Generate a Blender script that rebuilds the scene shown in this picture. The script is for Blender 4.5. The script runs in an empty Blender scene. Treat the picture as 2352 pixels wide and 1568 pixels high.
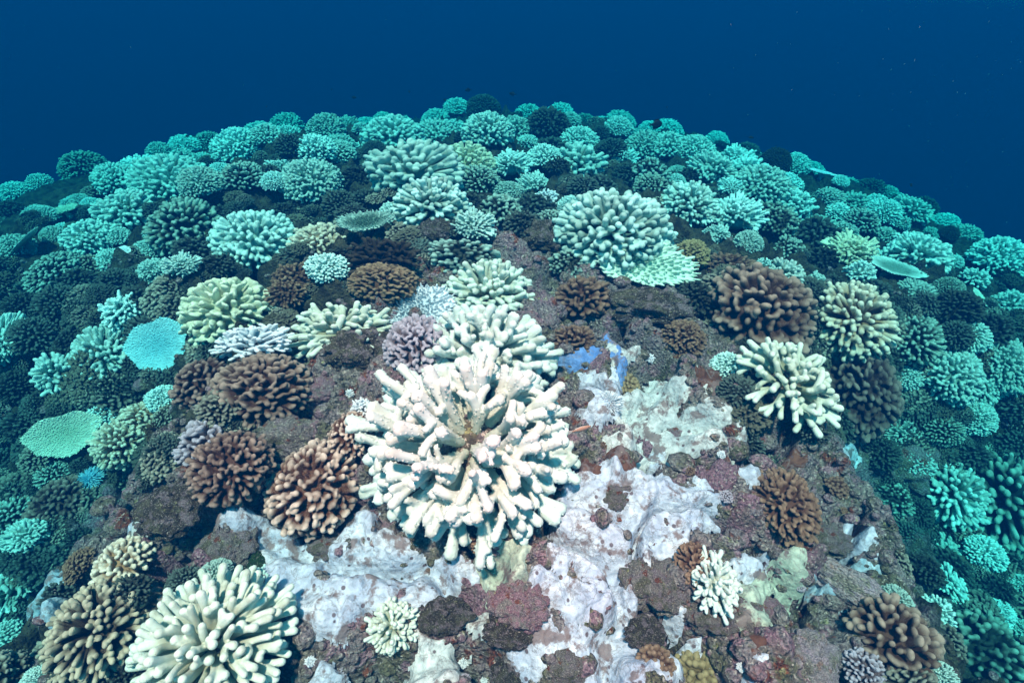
import bpy, math, random
import numpy as np
from mathutils import Vector, Matrix
C = bpy.context.scene
D = bpy.data
# ------------------------------------------------------------------ camera
W0, H0 = 2352.0, 1568.0              # the picture's own grid, in which positions were read off
FOC, PITCH, ROLL = 1167.7, 0.597, 0.052
EYE = np.array([0.057, -3.578, 2.955])
_c, _s, _cp, _sp = math.cos(ROLL), math.sin(ROLL), math.cos(PITCH), math.sin(PITCH)
RX = np.array([_c, _s*_sp, _s*_cp]); RY = np.array([-_s, _c*_sp, _c*_cp]); RF = np.array([0, _cp, -_sp])
cd = D.cameras.new('camera'); cam = D.objects.new('camera', cd); C.collection.objects.link(cam); C.camera = cam
cam.matrix_world = Matrix([[RX[i], RY[i], -RF[i], EYE[i]] for i in range(3)] + [[0, 0, 0, 1]])
cd.sensor_width = 36; cd.lens = 36*FOC/W0; cd.clip_start = .05; cd.clip_end = 400
# ------------------------------------------------------------------ sky and sun
SUN_EL, SUN_AZ = math.radians(70), math.radians(196)      # azimuth measured from +y, clockwise
w = D.worlds.new('World'); C.world = w; w.use_nodes = True
nt = w.node_tree; sky = nt.nodes.new('ShaderNodeTexSky'); sky.sky_type = 'NISHITA'; sky.sun_disc = False
sky.sun_elevation = SUN_EL; sky.sun_rotation = SUN_AZ
bg = nt.nodes['Background']; nt.links.new(sky.outputs[0], bg.inputs[0]); bg.inputs[1].default_value = .0050
sd = D.lights.new('sun', 'SUN'); sun = D.objects.new('sun', sd); C.collection.objects.link(sun)
sd.energy = 5.0; sd.angle = math.radians(4); sd.color = (1.0, .0325, .0270)
sv = Vector((math.sin(SUN_AZ)*math.cos(SUN_EL), math.cos(SUN_AZ)*math.cos(SUN_EL), math.sin(SUN_EL)))
sun.rotation_euler = sv.to_track_quat('Z', 'Y').to_euler(); sun.location = (0, -4, 8)
C.view_settings.view_transform = 'Standard'; C.view_settings.look = 'None'; C.view_settings.gamma = 1
C.view_settings.exposure = 5.42
C.render.engine = 'CYCLES'
cy = C.cycles; cy.max_bounces = 5; cy.diffuse_bounces = 2; cy.glossy_bounces = 1; cy.volume_bounces = 1; cy.transmission_bounces = 2
cy.caustics_reflective = False; cy.caustics_refractive = False
cy.use_denoising = True; cy.use_adaptive_sampling = True; cy.adaptive_threshold = .012
# ------------------------------------------------------------------ numeric helpers
def _h(ix, iy, iz, seed):
    n = (ix.astype(np.uint32)*np.uint32(374761393) + iy.astype(np.uint32)*np.uint32(668265263)
         + iz.astype(np.uint32)*np.uint32(2147483647) + np.uint32(seed*1274126177 & 0xffffffff))
    n = (n ^ (n >> np.uint32(13)))*np.uint32(1274126177)
    n = n ^ (n >> np.uint32(16))
    return (n & np.uint32(0xffff)).astype(np.float32)/32767.5 - 1.0
def noise3(p, s, seed=0):
    p = p*s; i = np.floor(p).astype(np.int64); f = (p - i).astype(np.float32); u = f*f*(3 - 2*f)
    x, y, z = i[..., 0], i[..., 1], i[..., 2]; ux, uy, uz = u[..., 0], u[..., 1], u[..., 2]
    def L(a, b, t): return a + (b - a)*t
    with np.errstate(over='ignore'):
        return L(L(L(_h(x, y, z, seed), _h(x+1, y, z, seed), ux), L(_h(x, y+1, z, seed), _h(x+1, y+1, z, seed), ux), uy),
                 L(L(_h(x, y, z+1, seed), _h(x+1, y, z+1, seed), ux), L(_h(x, y+1, z+1, seed), _h(x+1, y+1, z+1, seed), ux), uy), uz)
def fbm(p, s, o=3, seed=0):
    r = 0; a = 1
    for k in range(o): r = r + a*noise3(p, s*2.03**k, seed+k*7); a *= .5
    return r/(2 - .5**(o-1))
def P3(x, y, z=0.0): return np.stack(np.broadcast_arrays(np.asarray(x, float), y, z), -1)
def ss(t): t = np.clip(t, 0, 1); return t*t*(3-2*t)
# ------------------------------------------------------------------ the reef's form: a mound with lumps
EA, EB, EC = 5.126, 4.694, 2.155
def mound(x, y):
    rho = np.sqrt((x/EA)**2 + (y/EB)**2); r0 = .93
    z = EC*np.sqrt(np.clip(1 - np.minimum(rho, r0)**2, 0, 1))
    z = z - np.maximum(rho - r0, 0)*5.45
    z = z - .55*ss((x - 1.05 + .25*(y+2.6))/.8)*ss((-1.55 - y)/.7) - .40*ss((-x - .95 + .2*(y+2.6))/.5)*ss((-1.75 - y)/.7)
    return np.maximum(z, -9.5 + .02*rho)
ROT = np.array([[.80, .48, .36], [-.60, .64, .48], [0, -.60, .80]])
def height(x, y):
    x = np.asarray(x, float); y = np.asarray(y, float); p = P3(x, y, mound(x, y)) @ ROT
    q = p + .05*np.stack([noise3(p, 9, 91), noise3(p, 9, 92), noise3(p, 9, 93)], -1); q2 = q @ ROT
    r = .10*fbm(p, 1.6, 2, 1) + .085*np.abs(noise3(q, 5.5, 3)) + .075*np.abs(noise3(q, 11, 4)) + .042*np.abs(noise3(q2, 23, 5))
    r = r + .013*np.abs(noise3(q2, 45, 6)) + .005*noise3(q2 @ ROT, 83, 8)
    cre = noise3(q, 4.3, 12); r = r - .14*np.exp(-(cre/.10)**2)
    return mound(x, y) + r - .075
def lowh(x, y):
    p = P3(x, y, mound(x, y)) @ ROT
    return mound(x, y) + .10*fbm(p, 1.6, 2, 1) + .085*np.abs(noise3(p, 5.5, 3)) - .035
def ray(px, py):
    return RF + RX*((px - W0/2)/FOC) - RY*((py - H0/2)/FOC)
def on_mound(px, py, off=0.0):
    """point of the mound (raised by off) seen at a spot of the picture: marching along the view"""
    d = ray(px, py); ts = np.concatenate([np.arange(.5, 3, .01), np.arange(3, 9, .03)])
    Q = EYE + ts[:, None]*d; g = Q[:, 2] - (mound(Q[:, 0], Q[:, 1]) + off)
    k = np.argmax(g < 0)
    if not (g < 0).any():                      # just misses: its closest pass over the skyline
        k = int(np.argmin(g/ts)); return Q[k], ts[k], False
    t = ts[k-1] + (ts[k]-ts[k-1])*g[k-1]/(g[k-1]-g[k]+1e-9) if k else ts[0]
    t2 = t + np.arange(-.22, .45, .012); Q = EYE + t2[:, None]*d; g = Q[:, 2] - (lowh(Q[:, 0], Q[:, 1]) + off); k = int(np.argmax(g < 0))
    if (g < 0).any() and k > 0: t = t2[k-1] + .012*g[k-1]/(g[k-1]-g[k]+1e-9)
    return EYE + t*d, t, True
def nrm(x, y, e=.12):
    gx = (mound(x+e, y) - mound(x-e, y))/(2*e); gy = (mound(x, y+e) - mound(x, y-e))/(2*e)
    n = np.array([-gx, -gy, 1.0]); return n/np.linalg.norm(n)
# ------------------------------------------------------------------ mesh helpers
def mesh(name, V, F, mat=None, smooth=True):
    m = D.meshes.new(name); V = np.asarray(V, np.float32)
    if isinstance(F, np.ndarray):
        k = F.shape[1]; m.vertices.add(len(V)); m.vertices.foreach_set('co', V.ravel())
        m.loops.add(F.size); m.loops.foreach_set('vertex_index', F.astype(np.int32).ravel())
        m.polygons.add(len(F)); m.polygons.foreach_set('loop_start', np.arange(0, F.size, k, dtype=np.int32))
        m.update(calc_edges=True)
    else:
        m.from_pydata([tuple(v) for v in V], [], F)
    m.polygons.foreach_set('use_smooth', np.full(len(m.polygons), smooth)); m.update()
    if mat: m.materials.append(mat)
    return m
def obj(name, m, parent=None, mat=None):
    if mat:
        if not m.materials: m.materials.append(mat)
    o = D.objects.new(name, m); C.collection.objects.link(o)
    if mat and m.materials[0] != mat:
        o.material_slots[0].link = 'OBJECT'; o.material_slots[0].material = mat
    if parent: o.parent = parent
    return o
class MB:
    def __init__(s): s.V = []; s.Q = []; s.n = 0
    def add(s, V, Q): s.V.append(V); s.Q.append(np.asarray(Q) + s.n); s.n += len(V)
    def tube(s, P, R, k=10, sq=1.0, sa=0.0):
        """closed tube with rounded ends along points P with radii R; sq widens it along one side"""
        P = np.asarray(P, float); R = np.asarray(R, float)
        T = np.gradient(P, axis=0); T /= np.linalg.norm(T, axis=1)[:, None] + 1e-9
        ref = np.array([0, 0, 1.0]) if abs(T[0, 2]) < .8 else np.array([1.0, 0, 0])
        pts = []; rad = []; tt = []
        for a in (1.0, .92, .7, .38):
            pts.append(P[0] - T[0]*R[0]*a*.9); rad.append(R[0]*math.sqrt(max(0.004, 1-a*a))); tt.append(T[0])
        for i in range(len(P)): pts.append(P[i]); rad.append(R[i]); tt.append(T[i])
        for a in (.38, .7, .92, 1.0):
            pts.append(P[-1] + T[-1]*R[-1]*a); rad.append(R[-1]*math.sqrt(max(0.004, 1-a*a))); tt.append(T[-1])
        pts = np.array(pts); rad = np.array(rad); tt = np.array(tt); n = len(pts)
        U = np.cross(tt, ref); U /= np.linalg.norm(U, axis=1)[:, None] + 1e-9; Vv = np.cross(tt, U)
        an = np.arange(k)*2*math.pi/k; ca, sn = np.cos(an), np.sin(an)
        e1 = U*math.cos(sa) + Vv*math.sin(sa); e2 = -U*math.sin(sa) + Vv*math.cos(sa)
        ver = (pts[:, None, :] + rad[:, None, None]*(e1[:, None, :]*ca[None, :, None]*sq + e2[:, None, :]*sn[None, :, None]/math.sqrt(sq))).reshape(-1, 3)
        i, j = np.meshgrid(np.arange(n-1), np.arange(k), indexing='ij'); i = i.ravel(); j = j.ravel(); j2 = (j+1) % k
        Q = np.stack([i*k+j, i*k+j2, (i+1)*k+j2, (i+1)*k+j], 1)
        a = np.arange(k); mid = k//2
        caps = [[0, (t+1) % k, t, t] for t in range(1, k-1)]          # triangle fans written as folded quads
        base = (n-1)*k
        caps2 = [[base, base+t, base+t+1, base+t+1] for t in range(1, k-1)]
        s.add(ver, np.concatenate([Q, np.array(caps), np.array(caps2)]))
    def ball(s, c, r, sc=(1, 1, 1), k=12):
        c = np.asarray(c, float); n = k//2+1
        th = np.linspace(.03, math.pi-.03, n); an = np.arange(k)*2*math.pi/k
        ver = np.stack([np.outer(np.sin(th), np.cos(an))*sc[0], np.outer(np.sin(th), np.sin(an))*sc[1], np.outer(np.cos(th), np.ones(k))*sc[2]], -1)*r + c
        i, j = np.meshgrid(np.arange(n-1), np.arange(k), indexing='ij'); i = i.ravel(); j = j.ravel(); j2 = (j+1) % k
        Q = np.stack([i*k+j, (i+1)*k+j, (i+1)*k+j2, i*k+j2], 1)
        caps = [[0, t, t+1, t+1] for t in range(1, k-1)]; base = (n-1)*k
        caps += [[base, base+t+1, base+t, base+t] for t in range(1, k-1)]
        s.add(ver.reshape(-1, 3), np.concatenate([Q, np.array(caps)]))
    def raw(s, name, mat=None):
        V = np.concatenate(s.V); Q = np.concatenate(s.Q)
        return mesh(name, V, [tuple(dict.fromkeys(int(a) for a in q)) for q in Q], mat)
    def fused(s, name, vox, mat=None, it=2, dec=None):
        """all pieces grown together into one skin"""
        t = D.objects.new('tmp', s.raw('tmp')); C.collection.objects.link(t)
        r = t.modifiers.new('r', 'REMESH'); r.mode = 'VOXEL'; r.voxel_size = vox
        if it: q = t.modifiers.new('s', 'SMOOTH'); q.factor = .5; q.iterations = it
        dg = bpy.context.evaluated_depsgraph_get()
        m = D.meshes.new_from_object(t.evaluated_get(dg)); m.name = name
        old = t.data; D.objects.remove(t); D.meshes.remove(old); m.materials.clear()
        if mat: m.materials.append(mat)
        m.polygons.foreach_set('use_smooth', np.ones(len(m.polygons), bool)); return m
def tag(o, label=None, cat=None, group=None, kind=None):
    for k, v in (('label', label), ('category', cat), ('group', group), ('kind', kind)):
        if v: o[k] = v
    return o
def empty(name, M=None):
    o = D.objects.new(name, None); C.collection.objects.link(o); o.empty_display_size = .05
    if M is not None: o.matrix_world = M
    return o
# ------------------------------------------------------------------ materials
def newmat(name):
    m = D.materials.new(name); m.use_nodes = True; t = m.node_tree; b = t.nodes['Principled BSDF']
    b.inputs['Roughness'].default_value = .7; b.inputs['Specular IOR Level'].default_value = .25
    return m, t, b
def N(t, typ, **kw):
    n = t.nodes.new(typ)
    for k, v in kw.items():
        if k in n.inputs: n.inputs[k].default_value = v
        else: setattr(n, k, v)
    return n
def mixc(t, fac, a, b, blend='MIX'):
    n = t.nodes.new('ShaderNodeMix'); n.data_type = 'RGBA'; n.blend_type = blend
    for sock, v in ((n.inputs[0], fac), (n.inputs[6], a), (n.inputs[7], b)):
        if isinstance(v, bpy.types.NodeSocket): t.links.new(v, sock)
        elif isinstance(v, (int, float)): sock.default_value = v
        else: sock.default_value = (*v, 1)
    return n.outputs[2]
def rng_(t, v, a, b, c=0.0, d=1.0):
    n = t.nodes.new('ShaderNodeMapRange'); t.links.new(v, n.inputs[0])
    for i, x in enumerate((a, b, c, d)): n.inputs[i+1].default_value = x
    return n.outputs[0]
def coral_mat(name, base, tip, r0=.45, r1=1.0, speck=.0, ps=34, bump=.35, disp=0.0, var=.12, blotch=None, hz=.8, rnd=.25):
    """colony colour runs from the stems to the growing tips; round polyps over the skin"""
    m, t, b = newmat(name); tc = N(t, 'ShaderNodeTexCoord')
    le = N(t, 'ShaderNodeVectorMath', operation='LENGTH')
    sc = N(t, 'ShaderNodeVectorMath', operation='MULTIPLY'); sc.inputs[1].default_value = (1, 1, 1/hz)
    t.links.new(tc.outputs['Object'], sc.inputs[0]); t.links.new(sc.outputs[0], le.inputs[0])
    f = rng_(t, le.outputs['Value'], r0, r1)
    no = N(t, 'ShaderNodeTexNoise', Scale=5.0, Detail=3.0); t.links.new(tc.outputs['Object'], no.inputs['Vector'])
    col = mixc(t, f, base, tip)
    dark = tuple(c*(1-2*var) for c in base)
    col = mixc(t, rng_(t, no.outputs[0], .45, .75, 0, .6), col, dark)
    if blotch:
        n2 = N(t, 'ShaderNodeTexNoise', Scale=2.4, Detail=2.0); t.links.new(tc.outputs['Object'], n2.inputs['Vector'])
        col = mixc(t, rng_(t, n2.outputs[0], .56, .64, 0, .85), col, blotch)
    vo = N(t, 'ShaderNodeTexVoronoi', Scale=ps); t.links.new(tc.outputs['Object'], vo.inputs['Vector'])
    dot = rng_(t, vo.outputs['Distance'], .04, .34, 1, 0)
    if speck: col = mixc(t, rng_(t, vo.outputs['Distance'], .1, .35, speck, 0), col, tuple(min(1, c*1.5+.12) for c in tip))
    if rnd:
        oi = N(t, 'ShaderNodeObjectInfo'); hs = N(t, 'ShaderNodeHueSaturation')
        t.links.new(rng_(t, oi.outputs['Random'], 0, 1, 1-rnd, 1+rnd*.35), hs.inputs['Value'])
        t.links.new(rng_(t, oi.outputs['Random'], 0, 1, .485, .515), hs.inputs['Hue'])
        t.links.new(col, hs.inputs['Color']); col = hs.outputs[0]
    t.links.new(col, b.inputs['Base Color'])
    if disp:
        d = N(t, 'ShaderNodeDisplacement', Scale=disp, Midlevel=.2); t.links.new(dot, d.inputs['Height'])
        t.links.new(d.outputs[0], t.nodes['Material Output'].inputs['Displacement']); m.displacement_method = 'BOTH'
    elif bump:
        u = N(t, 'ShaderNodeBump', Strength=bump, Distance=.02); t.links.new(dot, u.inputs['Height']); t.links.new(u.outputs[0], b.inputs['Normal'])
    return m
M = {}
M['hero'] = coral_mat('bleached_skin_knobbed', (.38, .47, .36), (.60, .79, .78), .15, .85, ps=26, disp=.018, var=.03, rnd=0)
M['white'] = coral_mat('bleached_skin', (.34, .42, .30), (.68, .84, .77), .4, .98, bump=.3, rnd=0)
M['white_far'] = coral_mat('bleached_skin_water_tint', (.13, .30, .27), (.54, .87, .84), .5, 1.0, bump=.2, rnd=.35)  # white skin with red cut, painting the red light lost through distant water
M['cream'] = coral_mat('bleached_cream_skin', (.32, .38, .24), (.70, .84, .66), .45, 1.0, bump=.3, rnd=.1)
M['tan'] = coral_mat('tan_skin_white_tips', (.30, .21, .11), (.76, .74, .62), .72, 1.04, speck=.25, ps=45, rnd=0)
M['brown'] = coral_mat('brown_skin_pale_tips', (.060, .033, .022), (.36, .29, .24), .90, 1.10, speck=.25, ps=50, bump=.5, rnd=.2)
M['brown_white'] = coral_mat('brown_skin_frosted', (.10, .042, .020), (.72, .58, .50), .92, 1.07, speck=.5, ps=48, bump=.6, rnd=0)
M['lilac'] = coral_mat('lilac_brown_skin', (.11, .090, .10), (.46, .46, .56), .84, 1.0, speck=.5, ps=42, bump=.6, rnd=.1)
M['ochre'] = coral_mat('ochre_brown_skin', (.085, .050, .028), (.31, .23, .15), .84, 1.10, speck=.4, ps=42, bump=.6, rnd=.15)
M['dark'] = coral_mat('dark_skin_water_tint', (.014, .026, .022), (.085, .14, .12), .84, 1.06, speck=.1, ps=40, bump=.4, rnd=.5)  # red lowered here too: the water's loss of red light is in the colour
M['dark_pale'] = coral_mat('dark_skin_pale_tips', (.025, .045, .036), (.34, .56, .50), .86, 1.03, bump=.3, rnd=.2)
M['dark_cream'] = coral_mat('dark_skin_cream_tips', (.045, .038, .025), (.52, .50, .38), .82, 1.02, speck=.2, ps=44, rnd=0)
M['black'] = coral_mat('nearly_black_skin', (.018, .018, .012), (.050, .045, .03), .8, 1.0, ps=60, bump=.6, rnd=0)
M['cyan'] = coral_mat('pale_blue_skin', (.16, .58, .74), (.34, .84, .96), .2, 1.0, ps=60, bump=.2, rnd=.1)
M['lime'] = coral_mat('yellow_green_skin', (.42, .68, .56), (.66, .90, .78), .2, 1.0, ps=60, bump=.2, rnd=.1)
M['ice'] = coral_mat('ice_white_skin', (.50, .62, .70), (.82, .90, .98), .3, 1.0, bump=.2, rnd=.05)
M['olive'] = coral_mat('olive_skin', (.12, .10, .04), (.33, .29, .15), .6, 1.0, speck=.2, ps=40, rnd=.1)
def rock_mat(name, cols, scale=7.0, bump=.6, coord='Object', grown=False):
    """reef rock: patches of pink, grey, olive and rust crust, pits and pale flecks"""
    m, t, b = newmat(name); tc = N(t, 'ShaderNodeTexCoord'); v = tc.outputs[coord]
    def noi(s, d=5.0, off=0.0):
        mp = N(t, 'ShaderNodeMapping'); mp.inputs['Location'].default_value = (off, off*.7, -off); t.links.new(v, mp.inputs[0])
        n = N(t, 'ShaderNodeTexNoise', Scale=s, Detail=d, Roughness=.62); t.links.new(mp.outputs[0], n.inputs['Vector']); return n.outputs[0]
    col = mixc(t, rng_(t, noi(scale, 4, 1), .42, .58), cols[0], cols[1])
    col = mixc(t, rng_(t, noi(scale*1.3, 5, 5), .50, .60), col, cols[2])
    col = mixc(t, rng_(t, noi(scale*2.1, 4, 9), .52, .60), col, cols[3])
    col = mixc(t, rng_(t, noi(scale*1.7, 3, 14), .60, .66, 0, .9), col, cols[4])
    col = mixc(t, rng_(t, noi(scale*3.0, 3, 23), .645, .69, 0, .8), col, cols[5])
    fine = noi(scale*16, 3, 3)
    col = mixc(t, rng_(t, fine, .38, .62, 0, 1), mixc(t, .62, col, (.02, .018, .02)), col)
    vo = N(t, 'ShaderNodeTexVoronoi', Scale=scale*13); t.links.new(v, vo.inputs['Vector'])
    col = mixc(t, rng_(t, noi(scale*14, 3, 31), .58, .66, 0, .75), col, (.62, .60, .55))
    col = mixc(t, rng_(t, noi(scale*6, 5, 37), .60, .68, 0, .85), col, (.035, .028, .030))
    if grown:
        at_ = N(t, 'ShaderNodeAttribute'); at_.attribute_name = 'bare'
        tf = mixc(t, rng_(t, noi(scale*4, 4, 51), .40, .62), (.020, .026, .018), (.085, .095, .06))
        sm = N(t, 'ShaderNodeMath', operation='ADD'); t.links.new(at_.outputs['Fac'], sm.inputs[0]); t.links.new(rng_(t, noi(scale*1.5, 5, 61), .3, .7, -.35, .35), sm.inputs[1])
        col = mixc(t, rng_(t, sm.outputs[0], .35, .65), tf, col)
    t.links.new(col, b.inputs['Base Color']); b.inputs['Roughness'].default_value = .85
    ad = N(t, 'ShaderNodeMath', operation='ADD'); t.links.new(fine, ad.inputs[0]); t.links.new(noi(scale*5, 6, 3), ad.inputs[1])
    ad2 = N(t, 'ShaderNodeMath', operation='MULTIPLY_ADD'); t.links.new(vo.outputs['Distance'], ad2.inputs[0]); ad2.inputs[1].default_value = .5; t.links.new(ad.outputs[0], ad2.inputs[2])
    u = N(t, 'ShaderNodeBump', Strength=bump, Distance=.02); t.links.new(ad2.outputs[0], u.inputs['Height']); t.links.new(u.outputs[0], b.inputs['Normal'])
    return m
GREY, MAUVE, OLIV, PINK, RUST, LIME = (.32, .32, .30), (.33, .29, .32), (.18, .19, .12), (.42, .28, .34), (.26, .07, .025), (.44, .48, .22)
M['ground'] = rock_mat('reef_rock', [GREY, MAUVE, OLIV, PINK, RUST, LIME], 7.0, 1.0, grown=True)
M['rubble'] = rock_mat('rubble_rock', [GREY, MAUVE, OLIV, PINK, RUST, LIME], 7.0, 1.0)
M['rock'] = rock_mat('boulder_rock', [GREY, (.24, .21, .20), OLIV, MAUVE, RUST, LIME], 1.3, .8)
M['rock_pink'] = rock_mat('pink_crusted_rock', [(.33, .19, .24), MAUVE, GREY, PINK, RUST, LIME], 1.3, .7)
M['rock_dark'] = rock_mat('turf_covered_rock', [(.07, .07, .05), (.10, .10, .07), OLIV, MAUVE, (.05, .06, .04), LIME], 1.3, .9)
def crust_mat(name, c1, c2, hole=(.10, .07, .08)):
    m, t, b = newmat(name); tc = N(t, 'ShaderNodeTexCoord'); v = tc.outputs['Object']
    n1 = N(t, 'ShaderNodeTexNoise', Scale=9.0, Detail=6.0); n2 = N(t, 'ShaderNodeTexNoise', Scale=55.0, Detail=4.0)
    n3 = N(t, 'ShaderNodeTexNoise', Scale=16.0, Detail=5.0, Roughness=.65); vo = N(t, 'ShaderNodeTexVoronoi', Scale=26.0)
    cr = N(t, 'ShaderNodeTexVoronoi', Scale=17.0, feature='DISTANCE_TO_EDGE')
    wr = N(t, 'ShaderNodeVectorMath', operation='MULTIPLY_ADD'); t.links.new(n3.outputs['Color'], wr.inputs[0]); wr.inputs[1].default_value = (.12,)*3; t.links.new(v, wr.inputs[2])
    for n in (n1, n2, n3, vo): t.links.new(v, n.inputs['Vector'])
    t.links.new(wr.outputs[0], cr.inputs['Vector'])
    col = mixc(t, rng_(t, n1.outputs[0], .35, .65), c1, c2)
    col = mixc(t, rng_(t, n2.outputs[0], .35, .62, .6, 0), col, tuple(c*.55 for c in c1))
    col = mixc(t, rng_(t, cr.outputs['Distance'], .0, .05, .65, 0), col, (.20, .19, .20))
    col = mixc(t, rng_(t, vo.outputs['Distance'], .12, .17, .9, 0), col, hole)
    col = mixc(t, rng_(t, n3.outputs[0], .545, .61, 0, .9), col, (.19, .15, .15))
    t.links.new(col, b.inputs['Base Color'])
    u = N(t, 'ShaderNodeBump', Strength=.5, Distance=.02); ad = N(t, 'ShaderNodeMath', operation='ADD')
    t.links.new(n2.outputs[0], ad.inputs[0]); t.links.new(n1.outputs[0], ad.inputs[1]); t.links.new(ad.outputs[0], u.inputs['Height']); t.links.new(u.outputs[0], b.inputs['Normal'])
    return m
M['crust_lav'] = crust_mat('lavender_crust', (.46, .56, .74), (.70, .80, .92))
M['crust_white'] = crust_mat('white_crust', (.50, .58, .62), (.78, .85, .86))
M['crust_green'] = crust_mat('greenish_white_crust', (.38, .52, .44), (.62, .74, .62))
M['crust_blue'] = crust_mat('blue_crust', (.10, .25, .62), (.22, .42, .80))
M['crust_teal'] = crust_mat('pale_blue_crust', (.28, .48, .62), (.48, .66, .78))
M['rock_pale'] = rock_mat('pale_boulder_rock', [(.46, .44, .46), (.52, .47, .50), (.32, .33, .26), (.55, .48, .56), (.45, .30, .25), (.46, .50, .34)], 1.3, .8)
M['turf'] = rock_mat('green_turf', [(.02, .10, .02), (.03, .14, .03), (.05, .10, .03), (.02, .08, .03), (.05, .05, .02), (.06, .16, .04)], 14, 1)
M['crust_pink'] = rock_mat('pink_crust', [(.36, .21, .27), (.30, .20, .25), (.25, .20, .20), (.42, .26, .34), (.20, .12, .12), (.40, .36, .34)], 9.0, .9)
M['crust_rust'] = crust_mat('rust_crust', (.10, .045, .03), (.16, .08, .05))
def plain(name, c, r=.5):
    m, t, b = newmat(name); n = N(t, 'ShaderNodeTexNoise', Scale=30.0); tc = N(t, 'ShaderNodeTexCoord'); t.links.new(tc.outputs['Object'], n.inputs['Vector'])
    t.links.new(mixc(t, n.outputs[0], tuple(x*.75 for x in c), tuple(min(1, x*1.2) for x in c)), b.inputs['Base Color']); b.inputs['Roughness'].default_value = r; return m
# ------------------------------------------------------------------ ground sheet: dense under the camera, reaching far down into the deep
def axis(a, b, st, far, gr=1.052):
    core_ = np.arange(a, b, st); out = []; d = st; x = 0.0
    while x < far: d *= gr; x += d; out.append(x)
    out = np.array(out); return np.concatenate([a - out[::-1], core_, core_[-1] + out])
gx = axis(-1.5, 2.0, .0052, 60.0); gy = axis(-3.2, -1.5, .0052, 60.0); NX, NY = len(gx), len(gy)
X, Y = np.meshgrid(gx, gy, indexing='ij')
near = np.exp(-((X/7)**4 + ((Y+.5)/7)**4))
Zm = mound(X, Y); Z = Zm + (height(X, Y) - Zm)*near + (1-near)*.5*fbm(P3(X, Y), .3, 3, 50)
i, j = np.meshgrid(np.arange(NX-1), np.arange(NY-1), indexing='ij'); i = i.ravel(); j = j.ravel()
F = np.stack([i*NY+j, (i+1)*NY+j, (i+1)*NY+j+1, i*NY+j+1], 1)
gm = mesh('ground', np.stack([X, Y, Z], -1).reshape(-1, 3), F, M['ground']); BARE = np.zeros(X.size, np.float32)
g = obj('ground', gm); tag(g, kind='structure')
# ------------------------------------------------------------------ coral prototypes (unit colony radius, growing up +z)
def cap_dirs(n, polar, rnd, jit):
    k = np.arange(n) + .5; cz = 1 - (1-math.cos(polar))*k/n; ph = k*2.399963 + rnd.uniform(0, 6.28)
    sz = np.sqrt(np.clip(1-cz*cz, 0, 1)); d = np.stack([sz*np.cos(ph), sz*np.sin(ph), cz], 1)
    d += rnd.normal(size=d.shape)*jit; return d/np.linalg.norm(d, axis=1)[:, None]
def colony(seed, nt, npr, polar=1.75, hz=.8, rt=.062, rs=.06, fork=.55, jit=.05, club=1.15, sq=1.0, rad=.07, stub=.0, forkp=0, gap=None, lump=.1, tiers=0, start=.15):
    """tubes of a branching colony, one list for each main branch"""
    r = np.random.default_rng(seed); T = cap_dirs(nt, polar, r, jit); A = cap_dirs(npr, polar*.97, r, jit)
    who = np.argmax(T @ A.T, 1); out = [[] for _ in range(npr)]
    for q, d in enumerate(T):
        if gap and gap(d): continue
        a = A[who[q]]; L = 1 + lump*float(noise3(d[None], 1.7, seed)[0]) + r.normal()*rad*.5
        L = L - r.random()*rad
        s = np.array([1, 1, hz]); P0 = a*start*s; P2 = d*L*s; P1 = (a*fork + d*.08)*s + r.normal(size=3)*.02
        t = np.linspace(0, 1, 9)[:, None]; B = (1-t)**2*P0 + 2*t*(1-t)*P1 + t*t*P2
        B += np.sin(t*math.pi*1.5)*r.normal(size=3)*.012
        k = rt*r.uniform(.85, 1.15); tt = t[:, 0]
        R = rs*(1-tt) + k*tt*(1 + (club-1)*tt**2); R *= 1 + .08*np.sin(tt*9 + r.uniform(0, 6))
        sa = r.uniform(0, 3.14); out[who[q]].append((B, R, sq if sq == 1 else r.uniform(1, sq), sa))
        if r.random() < forkp:                                 # a second finger parting from the first
            m = r.uniform(.45, .7); c = (1-m)**2*P0 + 2*m*(1-m)*P1 + m*m*P2; dr = d + r.normal(size=3)*.24; dr /= np.linalg.norm(dr); e = dr*s*L*r.uniform(.86, 1.0)
            tq = np.linspace(0, 1, 6)[:, None]; out[who[q]].append((c*(1-tq) + e*tq + np.sin(tq*math.pi)*(d*.04), k*np.linspace(.95, 1.1, 6), sq if sq == 1 else r.uniform(1, sq), sa))
        if r.random() < stub:                                  # a short side knob
            m = r.uniform(.55, .85); c = (1-m)**2*P0 + 2*m*(1-m)*P1 + m*m*P2; dr = d + r.normal(size=3)*.75; dr /= np.linalg.norm(dr)
            out[who[q]].append((np.array([c, c+dr*.07, c+dr*.15]), np.array([k*.9, k*.9, k*.85]), 1.0, 0))
    return [o for o in out if o]
def core(mb, r=.34, hz=.8): mb.ball((0, 0, 0), r, (1, 1, hz*.88), 20)
def base_mb(seed, r=.42, h=.30):
    mb = MB(); rr = np.random.default_rng(seed); mb.ball((0, 0, -h*.35), r, (1, 1, .8), 16)
    for _ in range(9):
        a = rr.uniform(0, 6.28); mb.ball((math.cos(a)*r*.7, math.sin(a)*r*.7, -h*.45 + rr.uniform(-.05, .1)), r*rr.uniform(.3, .5), (1, 1, .8), 10)
    return mb
PROTO = {}
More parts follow.
